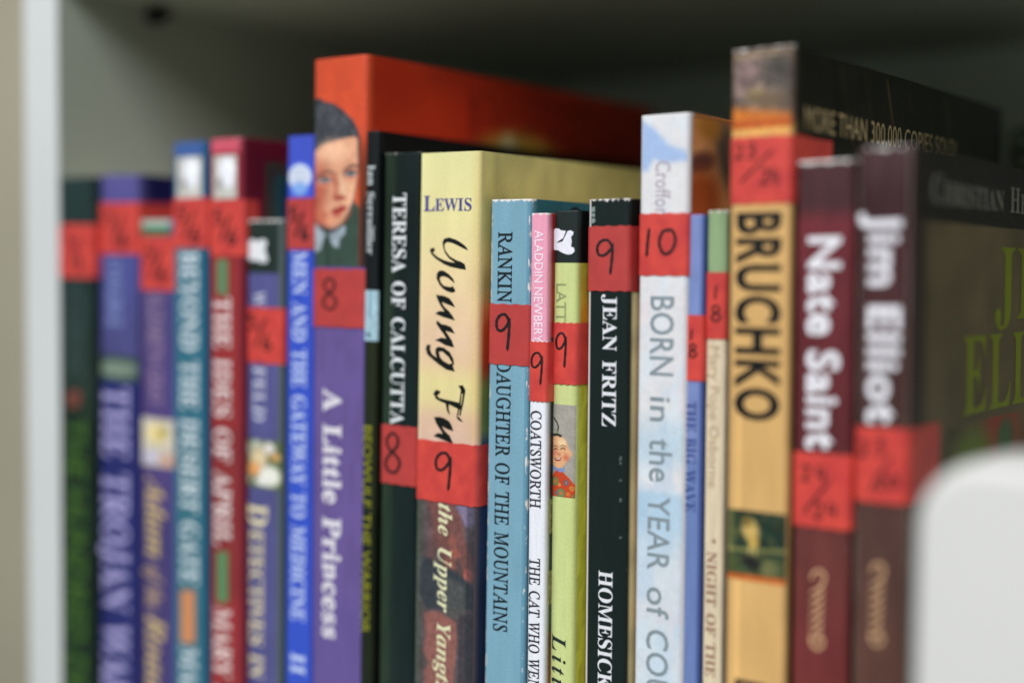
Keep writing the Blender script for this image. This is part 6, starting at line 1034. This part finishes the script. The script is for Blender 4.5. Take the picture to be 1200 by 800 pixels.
# 19 bruchko
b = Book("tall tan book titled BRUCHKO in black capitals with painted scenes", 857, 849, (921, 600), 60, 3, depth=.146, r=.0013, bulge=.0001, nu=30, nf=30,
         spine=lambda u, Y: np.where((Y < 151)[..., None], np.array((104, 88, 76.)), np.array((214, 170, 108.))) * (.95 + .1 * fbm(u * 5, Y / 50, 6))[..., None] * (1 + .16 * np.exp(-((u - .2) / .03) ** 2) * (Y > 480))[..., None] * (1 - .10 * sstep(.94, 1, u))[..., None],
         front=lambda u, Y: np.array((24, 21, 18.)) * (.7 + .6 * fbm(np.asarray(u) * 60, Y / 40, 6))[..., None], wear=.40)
def p19(c):
    x, y = c.x, c.y
    c.grain(9, 9, .5, 5); c.ell(876, 84, 11, 20, (134, 108, 106), .9, 10, .7); c.ell(912, 84, 15, 20, (66, 64, 58), .9, -15, .8); c.ell(888, 112, 11, 7, (160, 136, 84), .9, 0, .8); c.grain(5, 7, .35, 15); c.ell(905, 118, 18, 9, (110, 92, 72), .7)
    c.mix(sstep(122, 136, y + (x - 890) * -.15), (206, 118, 48)); c.mix(sstep(136, 146, y) * sstep(152, 146, y) * .7, (176, 70, 38)); c.mix(sstep(150, 153, y), (230, 176, 98))
    c.line([(857, 66), (930, 62)], 5, (190, 160, 120), 2.5, .6); c.grain(2.5, 2.5, .22, 7)
picture(b, 857, 928, 62, 159, p19, (112, 96, 88), res=1.2, umin=0, umax=1)
def p19b(c):
    x, y = c.x, c.y
    c.grain(5, 5, .4, 2); c.mix(sstep(.5, .75, fbm(x / 6, y / 7, 31)) * .6, (96, 92, 56)); c.mix(sstep(868, 856, x) * .8, (120, 120, 66)); c.ell(882, 622, 10, 14, (206, 172, 100), .4, -15); c.ell(878, 612, 5, 6, (120, 100, 50), .5); c.ell(886, 636, 6, 8, (196, 160, 80), .5)
    c.line([(852, 646), (885, 645), (924, 642)], 4, (150, 146, 84), 2, .9); c.line([(882, 640), (880, 654)], 2, (206, 180, 110)); c.line([(888, 640), (888, 655)], 2, (206, 180, 110))
    c.mix(sstep(648, 654, y) * .8, (74, 84, 52)); c.ell(884, 660, 12, 8, (36, 36, 34), .5, 20); c.ell(905, 665, 10, 10, (110, 110, 70), .5); c.mix(sstep(673, 676, y), (198, 100, 44))
    c.grain(3, 3, .25, 6)
picture(b, 852, 924, 599, 681, p19b, (34, 52, 42), res=1.2, umin=0, umax=1)
spine_line(b, "BRUCHKO", "H", 864, 912, 247, 496, (10, 16, 20), bold=34)
spine_line(b, "BRUCE", "H", 862, 896, 796, 930, (14, 22, 28), "author_lettering")
sticker(b, 160, 239, [('2', 862, 170, 872, 186), ('3', 876, 168, 887, 186), ('/', 868, 176, 906, 214), ('2', 892, 198, 902, 216), ('4', 904, 196, 914, 220)], 2.8, wrap=.0215)
d0, z0 = cover_point(b, 942, 152); d1, z1 = cover_point(b, 1121, 190); zc = cover_point(b, 942, 124)[1]
cover_line(b, "MORE THAN 300,000 COPIES SOLD!", "S", d0, d1, z0, zc, (186, 166, 124), "cover_lettering")
z0, z1 = b.zof(240), b.h
def p19c(c):
    for k in range(9):
        x0 = 12 + k * 14; c.line([(x0, z1 * 1000), (x0 + 9, z1 * 1000 - 22)], .9, (120, 90, 50), .5, .3 if k % 3 else .6)
    c.grain(8, 6, .4, 3)
cover_picture(b, .023, .14, z1 - .02, z1 - .0015, p19c, (24, 21, 18), 160, 30)

# 20, 21 the maroon pair
def ornament(b, cx, y0, y1):
    L = [[(cx - 7, y0 + 10), (cx - 4, y0 + 2), (cx + 3, y0), (cx + 8, y0 + 6), (cx + 7, y0 + 14), (cx + 3, y0 + 22)],
         [(cx - 8, y1 - 12), (cx - 7, y1 - 2), (cx + 1, y1 + 4), (cx + 7, y1 - 2), (cx + 5, y1 - 9), (cx, y1 - 8)]]
    n = 7
    for i in range(n):
        y = y0 + 20 + (y1 - y0 - 32) * i / (n - 1); w = 7.5
        L.append([(cx - w - i * .3, y + 5), (cx - 1, y + 3), (cx + w - i * .4, y - 5)])
    return strokes(b, L, 3.0, (222, 178, 132), "gilt_ornament", lift=.00008)
b = Book("maroon book titled Nate Saint, narrower of the maroon pair", 933, 926, (996, 560), 190, 4, depth=.12, r=.0016, bulge=.0002, nu=16,
         spine=grad([(190, (76, 46, 48)), (240, (72, 44, 46)), (262, (110, 46, 52)), (500, (92, 40, 44)), (640, (104, 56, 52)), (760, (112, 50, 50)), (900, (114, 52, 44))], .08, 20),
         front=bands((T, (38, 20, 22))), wear=.50)
spine_line(b, "Nate Saint", "H", 947, 983, 275, 528, (236, 234, 238), bold=30)
sticker(b, 531, 618, [('2', 940, 545, 950, 562), ('4', 957, 545, 970, 566), ('/', 942, 562, 974, 600), ('2', 955, 588, 965, 606), ('4', 970, 588, 982, 608)], 3.2, wrap=.006)
ornament(b, 958, 668, 756)

def fr21(u, Y):
    c = np.ones(np.shape(Y) + (3,)) * np.array((102, 88, 64.)) * (.8 + .4 * fbm(np.asarray(u) * 70, Y / 60, 6))[..., None]
    c[np.asarray(Y) < 258] = (34, 26, 27)
    m = (sstep(.014, .005, np.asarray(u)) * .85)[..., None]; return c * (1 - m) + np.array((46, 34, 34.)) * m
fr21.breaks = [258]
b = Book("thick maroon book titled Jim Elliot, its dark olive cover showing at the right edge", 1004, 997, (1064, 400), 174, 2, depth=.13, r=.0024, bulge=.0002, nu=18, nf=30,
         spine=grad([(175, (78, 54, 56)), (230, (58, 34, 38)), (290, (72, 40, 44)), (500, (72, 48, 44)), (640, (86, 60, 54)), (900, (104, 68, 58))], .08, 21), front=fr21, wear=.46)
spine_line(b, "Jim Elliot", "H", 1018, 1054, 255, 498, (236, 234, 238), bold=30)
sticker(b, 501, 589, [('2', 1006, 516, 1018, 534), ('3', 1026, 512, 1038, 532), ('/', 1018, 534, 1046, 576), ('2', 1028, 556, 1038, 572), ('0', 1042, 557, 1052, 572)], 3.4, wrap=.0185)
ornament(b, 1028, 660, 752)
d0, z0 = cover_point(b, 1091, 238); d1, z1 = cover_point(b, 1250, 255); zc = cover_point(b, 1091, 204)[1]
cover_line(b, "Christian Heroes", "B", d0, d0 + .092, z0, zc, (128, 124, 116), smallcaps=.78)
d0, z0 = cover_point(b, 1166, 376); zc = cover_point(b, 1166, 290)[1]
cover_line(b, "JIM", "B", d0, d0 + .06, z0, zc, (126, 134, 28), "cover_title")
d0, z0 = cover_point(b, 1127, 488); zc = cover_point(b, 1127, 396)[1]
cover_line(b, "ELLIOT", "B", d0, d0 + .104, z0, zc, (126, 134, 28), "cover_title")
def p21(c):
    c.grain(12, 10, .4, 4); c.ell(62, z0 * 1000 - 7, 14, 9, (150, 60, 44), .5); c.ell(66, z0 * 1000 - 8, 6, 5, (70, 96, 60), .5); c.ell(42, z0 * 1000 - 11, 14, 7, (104, 120, 48), .6); c.ell(90, z0 * 1000 - 10, 14, 8, (110, 70, 44), .6)
cover_picture(b, .024, .125, z0 - .03, z0 - .002, p21, (98, 84, 60), 90, 40)

# 22 something pale and dark lying beyond the rightmost books
X21 = b.x0
b = Book("dark book with grey lettering standing far back behind the tan book", 1181, 1179, (1290, 200), 152, 205, depth=.085, r=.0012, hard=False,
         spine=bands((T, (30, 36, 34)), grain=.1), wear=.15)
poly_print(b, [[(1186, 161), (1260, 165), (1260, 176), (1186, 172)], [(1188, 184), (1260, 188), (1260, 198), (1188, 194)], [(1184, 150.0), (1198, 158), (1196, 163), (1183, 156)]], (120, 128, 112), "grey_lettering")

# ------------------------------------------------------------------ the pale plastic box in front
def rounded_box(name, x0, x1, y0, y1, z0, z1, R, fil, mat):
    """front outline with corner radius R, edges rounded by fil"""
    out = []
    def ring(inset, y):
        r = max(R - inset, 1e-4); pts = []
        for cx, cz, a0 in ((x1 - R, z1 - R, 0), (x0 + R, z1 - R, 90), (x0 + .002, z0 + .002, 180), (x1 - .002, z0 + .002, 270)):
            rr = r if a0 < 180 else max(.002 - inset, 1e-4)
            for k in range(11):
                a = math.radians(a0 + 9 * k); pts.append((cx + rr * math.cos(a), y, cz + rr * math.sin(a)))
        return pts
    rings = []
    for k in range(5):
        a = math.pi / 2 * k / 4; rings.append(ring(fil * (1 - math.sin(a)), y0 + fil * (1 - math.cos(a))))
    for k in range(5):
        a = math.pi / 2 * k / 4; rings.append(ring(fil * (1 - math.cos(a)), y1 - fil * (1 - math.sin(a))))
    n = len(rings[0]); V = [p for r in rings for p in r]
    F = [(i * n + (j + 1) % n, i * n + j, (i + 1) * n + j, (i + 1) * n + (j + 1) % n) for i in range(len(rings) - 1) for j in range(n)]
    F.append(tuple(range(n))); F.append(tuple(reversed(range((len(rings) - 1) * n, len(rings) * n))))
    o = link_mesh(name, V, F, mat, None, True)
    bmh = bmesh.new(); bmh.from_mesh(o.data); bmesh.ops.recalc_face_normals(bmh, faces=bmh.faces); bmh.to_mesh(o.data); bmh.free()
    for p in o.data.polygons:
        if len(p.vertices) > 4: p.use_smooth = False
    return o
yb = 0.240
P0 = on_y(1069, 700, yb); Pt = on_y(1150, 543, yb)
o = rounded_box("plastic_box", P0[0], P0[0] + .10, yb, yb + .026, 0.0002, Pt[2], .0125, .0025, M_PLASTIC)
o["label"] = "blurred white plastic box with rounded corners, lower right in front of the books"; o["category"] = "box"

bpy.context.view_layer.update()
xs = sorted(((bk.x0, bk) for bk in BOOKS[:-1]), key=lambda t: t[0])
for (x, p), (x2, q) in zip(xs[:-1], xs[1:]):
    g0 = q.x0 - (p.x0 + p.w); h = min(p.h, q.h); g1 = g0 + h * (math.tan(q.th) - math.tan(p.th))
    if min(g0, g1) < 0: print("GAP %.2f %.2f mm" % (g0 * 1000, g1 * 1000), q.root["label"][:40])
